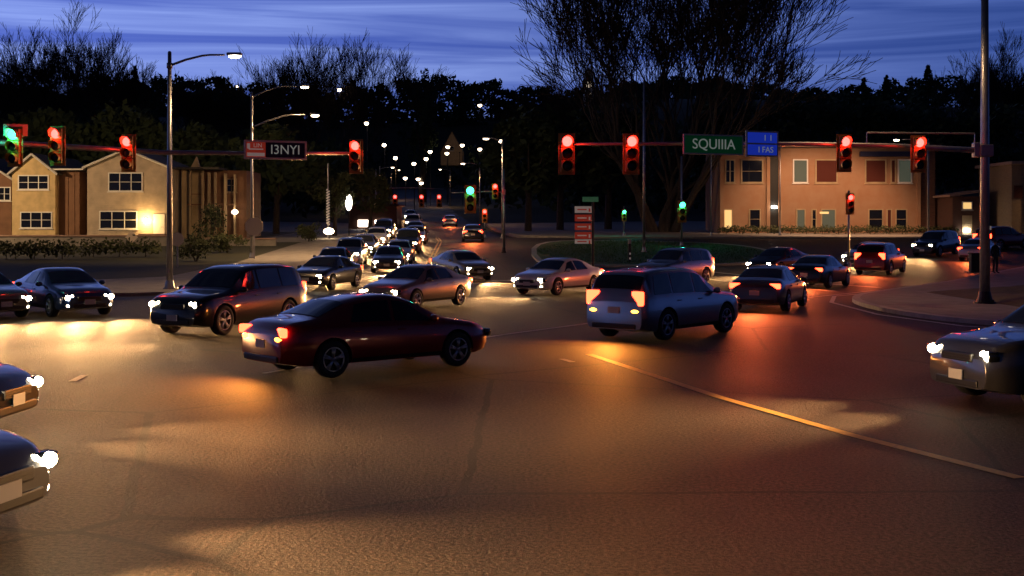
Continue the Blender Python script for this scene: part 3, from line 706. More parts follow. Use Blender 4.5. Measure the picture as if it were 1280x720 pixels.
# backs of signs
def sign_on_post(label,px,d,zc,shape,s,hp=True,cat='road sign'):
    x=(px-640)/F*d; z0=g(d)+.1; r=thing('road_sign',label,cat,(x,d,z0))
    bm=bmesh.new(); n=8 if shape=='oct' else 4; off=R(22.5) if n==8 else 0
    if shape=='round': n=20
    lo=[(math.cos(off+2*math.pi*k/n)*s,zc-z0+math.sin(off+2*math.pi*k/n)*s) for k in range(n)]
    xz_prism(bm,lo,-.10,-.085); obj('panel',bm,M['sign_back'],r)
    bm=bmesh.new(); tube(bm,[(0,0,0),(0,0,zc-z0+s*.6)],.04,8); obj('post',bm,M['steel'],r)
sign_on_post('pale octagonal sign turned away, at the two armed lamp pole',318,78,2.75,'oct',.62)
sign_on_post('small pale sign with two posts above the hedge below the tan house',165,90,1.95,'sq',.48)
sign_on_post('round pale sign beside the tall grey lamp post',222,70,2.0,'round',.40)
# push button posts on the island
for px,d,l in ((787,76,'dark push button post on the grass island, right of the stacked signs'),):
    x=(px-640)/F*d; r=thing('bollard',l,'post',(x,d,g(d)+.13)); bm=bmesh.new(); tube(bm,[(0,0,0),(0,0,1.15)],.09,12); obj('post',bm,M['dark_steel'],r)
    bm=bmesh.new(); box(bm,(0,-.02,1.28),(.2,.18,.3),0,.03); obj('button_box',bm,M['sign_back'],r)
    bm=bmesh.new(); box(bm,(.02,-.1,.5),(.1,.02,.12)); box(bm,(.02,-.1,.2),(.1,.02,.12)); obj('reflector',bm,M['sign_white'],r)
# utility box on the right corner
x=(1223-640)/F*63; r=thing('utility_box','dark cabinet on the kerb just left of the standing person','cabinet',(x,63.5,g(63.5)+.13))
bm=bmesh.new(); box(bm,(0,0,.55),(.5,.4,1.0),0,.03); obj('cabinet_body',bm,M['dark_steel'],r)
bm=bmesh.new(); box(bm,(0,0,1.07),(.56,.46,.06),0,.015); obj('lid',bm,M['dark_steel'],r)
bm=bmesh.new(); box(bm,(0,0,.04),(.66,.5,.08)); obj('plinth',bm,M['concrete'],r)
bm=bmesh.new(); box(bm,(0,-.208,.55),(.4,.012,.85)); obj('door',bm,M['black'],r)
x=(1237-640)/F*62; r=thing('marker_post','thin pale marker post beside the standing person','post',(x,62,g(62)+.13))
bm=bmesh.new(); tube(bm,[(0,0,0),(0,0,2.5)],.03,8); obj('post',bm,M['steel'],r); bm=bmesh.new(); box(bm,(0,-.04,2.45),(.14,.02,.2)); obj('marker_plate',bm,M['sign_white'],r)

# ------------------------------------------------------------------ person
def person(x,y,rz,label):
    root=thing('person',label,'person',(x,y,g(y)+.134),rz)
    J={'pel':(0,0,.95,.135),'waist':(0,0,1.08,.125),'chest':(0,.01,1.30,.15),'neckb':(0,0,1.46,.075),'neck':(0,0,1.53,.052),
       'head':(0,-.01,1.62,.085),'top':(0,0,1.71,.075)}
    E=[('pel','waist'),('waist','chest'),('chest','neckb'),('neckb','neck'),('neck','head'),('head','top')]
    for s,n in ((1,'r'),(-1,'l')):
        J.update({'sh'+n:(s*.19,0,1.41,.068),'el'+n:(s*.25,.02,1.12,.047),'wr'+n:(s*.24,-.06,.88,.032),'ha'+n:(s*.235,-.08,.81,.036),
                  'hi'+n:(s*.10,0,.90,.095),'kn'+n:(s*.11,-.02,.50,.062),'an'+n:(s*.12,.02,.10,.045),'to'+n:(s*.135,-.16,.045,.04)})
        E+=[('neckb','sh'+n),('sh'+n,'el'+n),('el'+n,'wr'+n),('wr'+n,'ha'+n),('pel','hi'+n),('hi'+n,'kn'+n),('kn'+n,'an'+n),('an'+n,'to'+n)]
        for f in range(5):
            fx=s*.235+(f-2)*.018*1; nm='f%d%s'%(f,n); ln=(.05,.075,.08,.07,.055)[f]
            J[nm]=(fx+(s*-.02 if f==0 else 0),-.09-.01*f*.2,.81-ln,.009); E.append(('ha'+n,nm))
    names=list(J); me=bpy.data.meshes.new('body'); me.from_pydata([J[k][:3] for k in names],[(names.index(a),names.index(b)) for a,b in E],[])
    o=bpy.data.objects.new('body',me); link(o,root)
    md=o.modifiers.new('s','SKIN'); sk=me.skin_vertices[0].data
    for i,k in enumerate(names): sk[i].radius=(J[k][3],J[k][3]*(.8 if k in('chest','waist','pel') else 1)); sk[i].use_root=(k=='pel')
    md2=o.modifiers.new('u','SUBSURF'); md2.levels=1; md2.render_levels=1
    dg=bpy.context.evaluated_depsgraph_get(); m2=bpy.data.meshes.new_from_object(o.evaluated_get(dg)); m2.name='body'
    o.modifiers.clear(); o.data=m2; m2.materials.clear()
    for m_ in (M['skin'],M['cloth'],M['jean'],M['black']): m2.materials.append(m_)
    for pl in m2.polygons:
        c=pl.center; pl.use_smooth=True
        pl.material_index = 3 if c.z<.1 else 2 if (c.z<.95 and abs(c.x)<.2) else 0 if (c.z>1.5 or (c.z<.9 and abs(c.x)>.2)) else 1
    bm=bmesh.new(); ball(bm,(0,.018,1.68),(.098,.108,.10)); 
    for v in bm.verts:
        if v.co.y<-.03 and v.co.z<1.70: v.co.y=-.03
    obj('hair',bm,M['hair'],root,True)
    bm=bmesh.new(); ball(bm,(0,-.098,1.625),(.014,.02,.02),1); ball(bm,(.088,.0,1.63),(.012,.02,.03),1); ball(bm,(-.088,0,1.63),(.012,.02,.03),1); obj('face_features',bm,M['skin'],root,True)
    for s in (1,-1): 
        bm=bmesh.new(); ball(bm,(s*.033,-.084,1.648),(.012,.008,.007),1); obj('eye',bm,M['black'],root)
    bm=bmesh.new(); ball(bm,(0,-.088,1.585),(.024,.006,.006),1); obj('mouth',bm,M['curtain'],root)
person((1244-640)/F*63.5,63.5,R(25),'person in dark clothes standing on the kerb behind the right mast')

# ------------------------------------------------------------------ houses
def window(parent,cx,cz,w,h,y,panes=3,lit=None,frame='trim_white',curt=False,t=.09):
    bm=bmesh.new(); box(bm,(cx,y-.02,cz),(w-.02,.03,h-.02)); pn=obj('window',bm,M['glass'] if not lit else M[lit],parent)
    bm=bmesh.new(); frame_box(bm,w,h,t,.09,y-.035,cx,cz)
    ws=w/panes
    for k in range(1,panes): box(bm,(cx-w/2+ws*k,y-.037,cz),(t*.7,.07,h-2*t))
    obj('frame',bm,M[frame],pn)
    bm=bmesh.new(); box(bm,(cx,y-.07,cz-h/2-.045),(w+.16,.16,.07)); obj('sill',bm,M[frame],pn)
    if not lit:
        bm=bmesh.new(); box(bm,(cx,y-.048,cz),(w-2*t,.018,.04)); obj('meeting_rail',bm,M[frame],pn)
    return pn
def house(label,x0,x1,y,apexpx,wall,zb,eave,apex,depth=10):
    w=x1-x0; root=thing('house',label,'house',((x0+x1)/2,y,zb),0,'houses on the left bank')
    bm=bmesh.new(); a=apexpx-(x0+x1)/2
    xz_prism(bm,[(-w/2,0),(w/2,0),(w/2,eave),(a,apex),(-w/2,eave)],0,depth); obj('wall',bm,wall,root)
    bm=bmesh.new(); th=.16; ov=.35
    for (xa,za),(xb,zb_) in (((-w/2,eave),(a,apex)),((w/2,eave),(a,apex))):
        d=Vector((xb-xa,zb_-za)).normalized(); s=1 if xa<xb else -1; n=Vector((-d.y*s,d.x*s))
        p0=Vector((xa,za))-d*ov+n*.004; p1=Vector((xb,zb_))+n*.004
        q=[p0,p1,p1+Vector((0,th*1.15)),p0+n*th]; xz_prism(bm,[(v.x,v.y) for v in q],-.3,depth+.3)
    obj('roof',bm,M['roof'],root)
    bm=bmesh.new()
    for (xa,za),(xb,zb_) in (((-w/2,eave),(a,apex)),((w/2,eave),(a,apex))):
        d=Vector((xb-xa,zb_-za)).normalized(); p0=Vector((xa,za))-d*ov; p1=Vector((xb,zb_)); tube(bm,[(p0.x,-.32,p0.y+.06),(p1.x,-.32,p1.y+.08)],.09,4)
    obj('barge_board',bm,M['trim_white'],root)
    return root
HD=101.0; q=HD/F
def hx(px): return (px-640)*q
def hz(py,base): return CAMZ+(YH-py)*q-base
hb=1.66
sheet('house_lawn',[(-90,97),(-22,97),(-22,125),(-90,125)],.137,M['earth'])
h1=house('cream house with a steep narrow gable at the far left',hx(15),hx(69),HD,hx(41),M['wallA'],hb,hz(216,hb),hz(194,hb))
c1=hx(42); window(h1,hx(42)-c1,hz(228,hb),2.6,1.25,0); window(h1,hx(45.5)-c1,hz(275,hb),2.7,1.4,0)
bm=bmesh.new(); w_=hx(108)-hx(69); box(bm,(hx(82)-c1,1.9,hz(214,hb)/2+.1),(hx(95)-hx(69),2.2,hz(214,hb)-.1)); obj('side_wing',bm,M['brown'],h1)
bm=bmesh.new(); box(bm,(hx(84)-c1,1.5,hz(214,hb)+.16),(hx(108)-hx(62),3.4,.16)); obj('wing_roof',bm,M['roof'],h1)
bm=bmesh.new(); box(bm,(hx(84)-c1,-.22,hz(214,hb)+.15),(hx(108)-hx(66),.05,.12)); obj('gutter',bm,M['trim_white'],h1)
for px in (73,80,88): 
    bm=bmesh.new(); box(bm,(hx(px)-c1,.77,hz(214,hb)/2),(.14,.05,hz(214,hb)-.3)); obj('batten',bm,M['brown'],h1)
h2=house('tan house with a broad gable and a lit porch lamp',hx(109),hx(209),HD,hx(158),M['wallB'],hb,hz(209,hb),hz(188,hb))
c2=hx(159); window(h2,hx(157)-c2,hz(227.5,hb),2.9,1.6,0); window(h2,hx(148)-c2,hz(275,hb),3.2,1.55,0)
bm=bmesh.new(); box(bm,(hx(199)-c2,-.03,1.1),(.95,.06,2.1),0,.01); dr=obj('door',bm,M['trim_white'],h2)
bm=bmesh.new(); ball(bm,(hx(203)-c2,-.1,1.05),(.04,.05,.04)); obj('handle',bm,M['chrome'],dr)
bm=bmesh.new(); box(bm,(hx(196)-c2,-.75,.25),(2.2,1.5,.5)); box(bm,(hx(196)-c2,-1.65,.12),(1.8,.4,.24)); obj('porch_step',bm,M['wallstone'],h2)
bm=bmesh.new(); box(bm,(hx(183)-c2,-.12,1.75),(.14,.2,.1)); ll=obj('porch_lamp',bm,M['dark_steel'],h2)
bm=bmesh.new(); ball(bm,(hx(183)-c2,-.2,1.62),(.14,.11,.2)); obj('lamp_globe',bm,M['lamp_lit'],ll,True)
point(h2,(hx(183)-c2,-.6,1.6),260,(1,.58,.2),.15)
# third, columned house
h3=thing('apartment_house','beige house with tall porch posts right of the tan house','house',(hx(258),HD+3,hb),0,'houses on the left bank')
bm=bmesh.new(); box(bm,(0,4,3.0),(hx(292)-hx(218),6,6.0)); obj('wall',bm,M['brown'],h3)
bm=bmesh.new(); box(bm,(-1.2,.4,6.1),(hx(268)-hx(214),3.4,.18)); obj('roof',bm,M['roof'],h3)
bm=bmesh.new(); xz_prism(bm,[(-2.4,0),(-1.2,0),(-1.2,6),(-1.55,6.4),(-1.8,7.2),(-2.4,6.0)],.6,1.0); obj('gable_strip',bm,M['wallC'],h3)
for px,wd,ht in ((219,.42,6),(227,.16,6.0),(243,.22,5.9),(251,.26,5.8),(259,.2,5.8),(272,.22,5.7),(284,.16,5.6)):
    bm=bmesh.new(); box(bm,(hx(px)-hx(258),-.2,ht/2),(wd,.2,ht)); obj('porch_post',bm,M['wallC'],h3)
bm=bmesh.new(); box(bm,(0,-.24,3.0),(hx(290)-hx(220),.08,.12)); box(bm,(0,-.24,3.9),(hx(290)-hx(220),.06,.06)); obj('balcony_rail',bm,M['brown'],h3)
bm=bmesh.new(); ball(bm,(hx(285)-hx(258),-.5,2.35),(.28,.16,.2)); obj('wall_lamp',bm,M['lamp_far'],h3)
window(h3,-.2,1.9,1.0,1.6,.98,2,None,'wallC'); window(h3,1.2,4.7,.9,1.2,.98,2,None,'wallC')
# sliver of a house at the far left edge
h4=house('dark brown house cut by the left edge',hx(-75),hx(2),HD+2,hx(-40),M['brown'],hb,5.2,7.0); window(h4,2.0,3.9,1.1,1.2,0,2)
# retaining walls with pale cap
def low_wall(label,x0,x1,y,h,cap):
    r=thing('retaining_wall',label,'wall',((x0+x1)/2,y,g(y)+.13),0,'low walls by the houses')
    bm=bmesh.new(); box(bm,(0,.0,h/2),(x1-x0,.3,h)); obj('wall_face',bm,M['concrete'],r)
    bm=bmesh.new(); box(bm,(0,0,h+.06),(x1-x0+.1,.45,.12),0,.02); obj('wall_cap',bm,M['wallstone'],r)
low_wall('long low wall with pinkish cap below the cream and tan houses',(-20-640)*92/F,(210-640)*92/F,92,.72,1)
low_wall('short low wall with pinkish cap left of the two armed lamp',(258-640)*92/F,(345-640)*92/F,92,.5,1)

# ------------------------------------------------------------------ tan apartment block
BD=121.0; qb=BD/F; zb=2.0
def bx(px): return (px-640)*qb
def bz(py): return CAMZ+(YH-py)*qb-zb
ab=thing('apartment_block','two storey tan flat roofed apartment block with large windows, at right','apartment block',(bx(1037),BD,zb))
C0=bx(1037); topz=bz(184)
bm=bmesh.new(); box(bm,((bx(902)+bx(1150))/2-C0,5,topz/2-.2),(bx(1150)-bx(902),10,topz+.2)); obj('wall',bm,M['stucco'],ab)
bm=bmesh.new(); box(bm,(bx(1160)-C0,4.6,topz/2-.3),(bx(1169)-bx(1150),9,topz)); obj('brick_end',bm,M['redbrick'],ab)
bm=bmesh.new(); box(bm,(0,4.9,topz+.06),(bx(1172)-bx(897),10.9,.28),0,.03); rf=obj('roof',bm,M['roof'],ab)
bm=bmesh.new(); box(bm,(0,-.58,topz+.08),(bx(1172)-bx(897),.06,.22)); obj('fascia',bm,M['wallstone'],rf)
bm=bmesh.new(); box(bm,(bx(1112)-C0,-.35,bz(189)-.3),(bx(1150)-bx(1074),.5,.5)); obj('awning',bm,mat('navy_awning',(.02,.025,.09),.7),ab)
# projecting bays frame the windows
upper=[(906,919,2,'glass'),(926,954,1,'glass'),(991,1010,1,'win_dim'),(1019,1047,1,'curtain'),(1081,1108,1,'curtain'),(1113,1120,1,'curtain'),(1122,1140,1,'win_dim')]
for a,b_,n_,mt in upper:
    window(ab,(bx(a)+bx(b_))/2-C0,(bz(199)+bz(229))/2,bx(b_)-bx(a),bz(199)-bz(229),0,n_,None if mt=='glass' else mt,'wallC' if mt!='win_dim' else 'trim_white',t=.13)
lower=[(904,916,1,'win_lit'),(936,951,1,'glass'),(995,1007,1,'win_dim'),(1014,1021,1,'glass'),(1026,1045,1,'win_dim'),(1085,1104,1,'glass'),(1108,1115,1,'curtain'),(1119,1134,1,'glass')]
for a,b_,n_,mt in lower:
    window(ab,(bx(a)+bx(b_))/2-C0,(bz(261)+bz(287))/2,bx(b_)-bx(a),bz(261)-bz(287),0,n_,None if mt=='glass' else mt,'wallC',t=.12)
for px in (902,960,1148,975):
    bm=bmesh.new(); box(bm,(bx(px)-C0,-.1,topz/2-.3),(.35,.2,topz-.1)); obj('pilaster',bm,M['stucco'],ab)
bm=bmesh.new(); box(bm,(bx(968)-C0,-.02,topz/2-.4),(bx(974)-bx(962),.06,topz-.6)); obj('recess_shade_panel',bm,M['black'],ab)  # flat black panel, the shade of the recess painted in
bm=bmesh.new(); box(bm,(bx(967)-C0,-.3,bz(259)),(.55,.25,.25),0,.04); l_=obj('wall_lamp',bm,M['lamp_white'],ab)
bm=bmesh.new(); box(bm,(bx(1030)-C0,-.1,bz(266)),(.9,.05,.22)); obj('ceiling_light',bm,M['win_lit'],ab)
# annex and brick building
an=thing('annex','small flat roofed brick annex between the apartment block and the brick building','building',(bx(1190),BD-4,1.9))
bm=bmesh.new(); box(bm,(0,3,1.9),(bx(1207)-bx(1172),6,3.8)); obj('wall',bm,M['redbrick'],an)
bm=bmesh.new(); xz_prism(bm,[(-1.9,3.75),(1.9,4.3),(1.9,4.5),(-1.9,3.95)],-.6,6.2); obj('roof',bm,M['wallstone'],an)
window(an,.0,2.9,1.0,.8,0,1,'win_lit'); bm=bmesh.new(); box(bm,(0,-.03,1.0),(.95,.06,1.9)); obj('door',bm,M['wallC'],an)
bm=bmesh.new(); box(bm,(-.1,-.2,.5),(.6,.2,.35),0,.04); obj('step_lamp',bm,M['lamp_white'],an)
bb=thing('brick_building','tan brick building cut by the right edge, with a lit shopfront','building',(bx(1262),BD-7,1.85))
qx=(BD-7)/F
bm=bmesh.new(); box(bm,(4,4,3.4),(13.4,8,6.8)); obj('wall',bm,M['tanbrick'],bb)
bm=bmesh.new(); box(bm,(4,3.6,6.95),(14.2,9,.3),0,.03); obj('roof',bm,M['wallstone'],bb)
bm=bmesh.new(); box(bm,(-1.15,-.05,2.9),(.7,.1,5.8)); obj('recess_shade_panel',bm,M['black'],bb)  # black slab on the wall carries the recess shade as colour
window(bb,1.3,4.3,3.6,1.1,0,3,None,'wallstone'); window(bb,1.6,1.9,4.2,2.2,0,4,'win_lit','wallstone')
bm=bmesh.new(); box(bm,(1.3,-.45,5.55),(1.2,.5,.14),0,.03); l_=obj('wall_lamp',bm,M['dark_steel'],bb)  # wall lamp added so the brick front is lit
bm=bmesh.new(); box(bm,(1.3,-.5,5.46),(1.0,.36,.05)); obj('lamp_lens',bm,M['lamp_far'],l_); spot(bb,(1.3,-1.0,5.4),(1.0,-.1,2.0),420,(1,.6,.28),R(140),.8,.3)
bm=bmesh.new(); box(bm,(-2.1,-.04,4.2),(.8,.06,1.2)); obj('side_window',bm,M['curtain'],bb)

# ------------------------------------------------------------------ vegetation
def leaf_cloud(bm,c,s,n,rnd,size=.3):
    for _ in range(n):
        while True:
            v=Vector((rnd.uniform(-1,1),rnd.uniform(-1,1),rnd.uniform(-1,1)))
            if v.length<1: break
        v=v*(.55+.45*rnd.random())*1.0
        p=Vector((c[0]+v.x*s[0],c[1]+v.y*s[1],c[2]+v.z*s[2]))
        a=Vector((rnd.gauss(0,1),rnd.gauss(0,1),rnd.gauss(0,1))).normalized(); b=a.orthogonal().normalized(); k=size*rnd.uniform(.5,1.3)
        bm.faces.new([bm.verts.new(p+a*k),bm.verts.new(p+b*k*.55),bm.verts.new(p-a*k*.9),bm.verts.new(p-b*k*.55)])
def bare_tree(label,x,y,z,h,spread,seed,levels=6,trunk=.45,group=None,nsplit=3,fork=.22,stems=1,tw=.018):
    rnd=random.Random(seed); root=thing('bare_tree',label,'tree',(x,y,z),0,group)
    b1=bmesh.new(); b2=bmesh.new()
    def grow(p,d,l,r,lev):
        n=4 if lev<3 else 3; pts=[p]; q=p.copy(); dd=d.copy()
        for i in range(n):
            dd=(dd+Vector((rnd.gauss(0,.13),rnd.gauss(0,.13),rnd.gauss(.03,.06)))).normalized(); q=q+dd*l/n; pts.append(q.copy())
        r1=r*.62; rad=[max(tw,r+(r1-r)*i/n) for i in range(n+1)]
        tube(b1 if lev<3 else b2,pts,rad,8 if lev<2 else (5 if lev<4 else 3),False)
        if lev>=levels: return
        k=nsplit if lev<levels-1 else nsplit+1
        if lev==0: k+=2
        for j in range(k):
            az=rnd.uniform(0,2*math.pi) if lev else 2*math.pi*j/k+rnd.uniform(-.4,.4); sp=rnd.uniform(.45,1.0)*spread
            o=dd.orthogonal().normalized(); o.rotate(Matrix.Rotation(az,3,dd)); nd=(dd+o*sp+Vector((0,0,.18))).normalized()
            t=rnd.uniform(.45,1) if j else 1; base=pts[min(n,int(t*n+.5))]
            grow(base,nd,l*rnd.uniform(.62,.86)*(1.0 if lev else 1.25),r1*rnd.uniform(.62,.85),lev+1)
    for s in range(stems):
        d=Vector((((s-(stems-1)/2)*.20+rnd.uniform(-.06,.06))*(stems>1),rnd.uniform(-.25,.25)*(stems>1),1)).normalized()
        grow(Vector((s*trunk*.9-(stems-1)*trunk*.45,0,-.3)),d,h*fork*(1.5 if stems>1 else 1),trunk,0)
    obj('trunk',b1,M['bark'],root,True); obj('crown',b2,M['twig'],root)
    return root
def leafy_tree(label,x,y,z,h,w,seed,group=None,n=2600,ls=.35,conifer=False,mt='leaf'):
    rnd=random.Random(seed); root=thing('evergreen_tree' if conifer else 'leafy_tree',label,'tree',(x,y,z),0,group)
    bm=bmesh.new(); tube(bm,[(0,0,-.3),(.1,0,h*.4),(0,.1,h*(.95 if conifer else .7))],[h*.025+.08,h*.018+.05,.03],8)
    if not conifer:
        for k in range(5):
            a=rnd.uniform(0,6.28); tube(bm,[(.1,0,h*rnd.uniform(.25,.4)),(math.cos(a)*w*.3,math.sin(a)*w*.3,h*rnd.uniform(.55,.8))],[h*.012,.03],5)
    obj('trunk',bm,M['bark'],root)
    bm=bmesh.new()
    if conifer:
        for k in range(n//40):
            t=rnd.random()**.8; zz=h*(.12+.88*t); r=w*.5*(1-t)+.15; a=rnd.uniform(0,6.28)
            for s in (.35,.7,1): leaf_cloud(bm,(math.cos(a)*r*s,math.sin(a)*r*s,zz-s*.3*r*.5),(r*.22+.15,r*.22+.15,.25+.05*r),13,rnd,ls)
    else:
        for k in range(26):
            v=Vector((rnd.gauss(0,.5),rnd.gauss(0,.5),rnd.uniform(-.7,1))); v=v.normalized()*rnd.uniform(.45,.95)
            c=(v.x*w*.42,v.y*w*.42,h*.62+v.z*h*.32); s=rnd.uniform(.12,.24)
            leaf_cloud(bm,c,(w*s,w*s,h*s*.7),n//26,rnd,ls)
    obj('crown',bm,M[mt],root)
    return root
def sky_tree(px,top,d,base=None): 
    x=(px-640)/F*d; zt=CAMZ+(YH-top)/F*d; z=terr(x,d) if base is None else base; return x,z,zt-z
# big tree behind the junction, trunk lit at px 835
x=(838-640)/F*116; 
bare_tree('huge bare spreading tree above the dark hill, its trunk left of the apartment block',x+.3,124,2.1,27.5,.56,77,levels=6,trunk=.48,fork=.205,nsplit=3,stems=6,tw=.028)
gB='bare trees along the skyline'
for px,top,w,seed,l in ((45,62,0,11,'bare tree on the skyline left of the tallest left one'),(100,34,0,12,'tall bare tree on the skyline above the tan house'),(150,55,0,13,'slender bare tree at the right end of the left skyline group'),(5,52,0,14,'bare tree at the left edge of the skyline')):
    x,z,h=sky_tree(px,top,230); bare_tree(l,x,230,z,h*.88,.50,seed,6,.30,gB,3,.20,tw=.03,stems=2)
for px,top,seed,l in ((385,62,21,'bare rounded tree above the two armed lamp, left one'),(415,46,22,'bare rounded tree left of the gap in the skyline')):
    x,z,h=sky_tree(px,top,235); bare_tree(l,x,235,z,h*.88,.50,seed,6,.30,gB,3,.20,tw=.03,stems=2)
for px,top,seed,l in ((1235,62,31,'bare tree on the skyline behind the right mast'),(1275,70,32,'bare tree at the right edge of the skyline'),(715,82,33,'small bare tree on the skyline left of the huge tree'),(250,96,34,'low bare tree on the skyline right of the tall lamp post'),(305,100,35,'low bare tree on the skyline between the two left lamps')):
    x,z,h=sky_tree(px,top,240); bare_tree(l,x,240,z,h*.88,.50,seed,6,.30,gB,3,.20,tw=.03,stems=2)
gE='dark trees standing out on the skyline'
for px,top,w,con,l in ((528,82,9,False,'dark round tree left of the gap in the skyline'),(1160,82,8,True,'dark pointed evergreen on the skyline above the annex'),(168,82,6,True,'small pointed evergreen right of the bare trees at left'),(1108,95,5,True,'small evergreen left of the pointed one'),(1080,98,6,True,'low evergreen right of the huge bare tree'),(125,92,10,False,'dark bushy tree among the left bare trees')):
    x,z,h=sky_tree(px,top,300); leafy_tree(l,x,300,z,h,w,px,gE,2600,.5,con)
# woodland on the slopes, one mass
rnd=random.Random(5); bm=bmesh.new()
for k in range(620):
    y=rnd.choice([rnd.uniform(168,260),rnd.uniform(240,420),rnd.uniform(380,640)]); x=rnd.uniform(-.47,.47)*y
    if abs(x-xr(y))<(13 if y<430 else 0): continue
    py_target=rnd.uniform(0,1); z=terr(x,y); px=640+x/y*F
    lim=112+8*math.sin(px*.02)+4*math.sin(px*.071)-10*(750<px<960)
    zt=CAMZ+(YH-lim)/F*y; h=min(rnd.uniform(8,15),zt-z)
    if h<2: continue
    for j in range(5):
        leaf_cloud(bm,(x+rnd.uniform(-2.5,2.5),y+rnd.uniform(-2,2),z+h*(.25+.13*j)),(rnd.uniform(2,3.6)*(1.2-.12*j),3,h*.2),26,rnd,.8)
for k in range(150):     # ridge line
    px=-20+k*9; y=rnd.uniform(560,600); x=(px-640)/F*y; lim=108+8*math.sin(px*.02)+5*math.sin(px*.11)
    zt=CAMZ+(YH-lim)/F*y; z=terr(x,y)
    for j in range(6):
        t=j/5; leaf_cloud(bm,(x+rnd.uniform(-4,4),y,z+(zt-z)*t*.93),(5.5,4,max(2,(zt-z)*.14)),60,rnd,1.3)
w_=obj('woodland',bm,M['leaf']); w_['kind']='stuff'
# mid-distance dark trees behind the houses and beside the far street
gM='dark trees behind the houses and along the far street'
MT=[(-28,128,13,12,'behind the dark brown house at the left edge'),(60,132,14,13,'behind the cream house'),(160,130,14,13,'behind the tan house'),(250,132,13,12,'behind the beige house with porch posts'),(345,118,11.5,10,'behind the octagonal sign'),
    (660,128,13,10,'just right of the slim street lamp'),(700,132,14,12,'behind the tip of the right mast arm'),(760,135,15,13,'behind the left of the slim island pole'),(905,142,16,13,'behind the left end of the apartment block'),(990,145,16,14,'behind the middle of the apartment block'),(1075,145,17,14,'behind the right half of the apartment block'),(1160,143,15,13,'behind the annex'),(1240,140,15,13,'behind the brick building')]
for i,(px,y,h,w,l) in enumerate(MT):
    x=(px-640)/F*y; leafy_tree('tall dark tree '+l,x,y,g(y),h,w,100+i,gM,2400,.55)
leafy_tree('brownish street tree left of the far street, under the mast tip light',(418-640)/F*112,112,g(112),6.2,4.6,201,'street trees by the far street',2200,.22,mt='hedge')
leafy_tree('brownish street tree nearest the far street kerb',(462-640)/F*120,120,g(120),7.0,5,202,'street trees by the far street',2200,.22,mt='hedge')
# hedges
def hedge(label,x0,x1,y,h,dep,seed,dens=60,group='dark clipped hedges'):
    rnd=random.Random(seed); r=thing('hedge',label,'hedge',((x0+x1)/2,y,g(y)+.13),0,group); bm=bmesh.new(); n=int((x1-x0)*2)
    for k in range(n):
        x=-(x1-x0)/2+(k+.5)*(x1-x0)/n; hh=h*rnd.uniform(.85,1.12); leaf_cloud(bm,(x,0,hh*.5),(.55,dep/2,hh*.5),dens,rnd,.13)
    obj('foliage',bm,M['hedge'],r); 
    bm=bmesh.new()
    for k in range(max(2,n//3)): xx=-(x1-x0)/2+(k+.5)*(x1-x0)/max(2,n//3); tube(bm,[(xx,0,-.1),(xx+.05,0,h*.6)],[.04,.02],5)
    obj('stems',bm,M['bark'],r)
hedge('long dark hedge at the foot of the tan apartment block',bx(890),bx(1180),117.2,.95,1.2,1,70)
hedge('rough hedge in front of the low wall below the cream house',(-10-640)*78/F,(95-640)*78/F,78,1.35,1.5,2,90,'rough hedges below the houses')
hedge('rough hedge in front of the low wall below the tan house',(100-640)*80/F,(198-640)*80/F,80,1.4,1.6,3,90,'rough hedges below the houses')
def bush(label,px,d,h,w,seed): 
    rnd=random.Random(seed); x=(px-640)/F*d; r=thing('bush',label,'bush',(x,d,g(d)+.13),0,'bushes on the left corner'); bm=bmesh.new()
    for k in range(12): leaf_cloud(bm,(rnd.uniform(-.35,.35)*w,rnd.uniform(-.35,.35)*w,h*rnd.uniform(.25,.75)),(w*.28,w*.28,h*.26),80,rnd,.11)
    obj('foliage',bm,M['hedge'],r); bm=bmesh.new()
    for k in range(5): a=rnd.uniform(0,6.3); tube(bm,[(0,0,-.1),(math.cos(a)*w*.25,math.sin(a)*w*.25,h*.7)],[.04,.012],5)
    obj('stems',bm,M['bark'],r)
bush('dark rounded bush right of the tall grey lamp post',245,76,1.9,2.6,11)
bush('tall dark bush before the porch posts',262,94,3.6,3.0,12)
bush('low bush left of the octagonal sign pole',285,84,1.5,2.4,13)
bush('bush beside the far street kerb under the storefront',385,98,1.8,2.2,14)
# grass blades on the island, loose
rnd=random.Random(9); bm=bmesh.new()
for k in range(9000):
    x=rnd.uniform(1.8,18.3); y=rnd.uniform(72.5,98.5)
    if ((x-9.8)/8.0)**2+((y-86)/13)**2>1: continue
    z=g(y)+.13; a=rnd.uniform(0,3.14); h=rnd.uniform(.05,.13); bm.faces.new([bm.verts.new((x-math.cos(a)*.03,y-math.sin(a)*.03,z)),bm.verts.new((x+math.cos(a)*.03,y+math.sin(a)*.03,z)),bm.verts.new((x+rnd.uniform(-.04,.04),y,z+h))])
o=obj('grass_blades',bm,M['grass']); o['kind']='stuff'

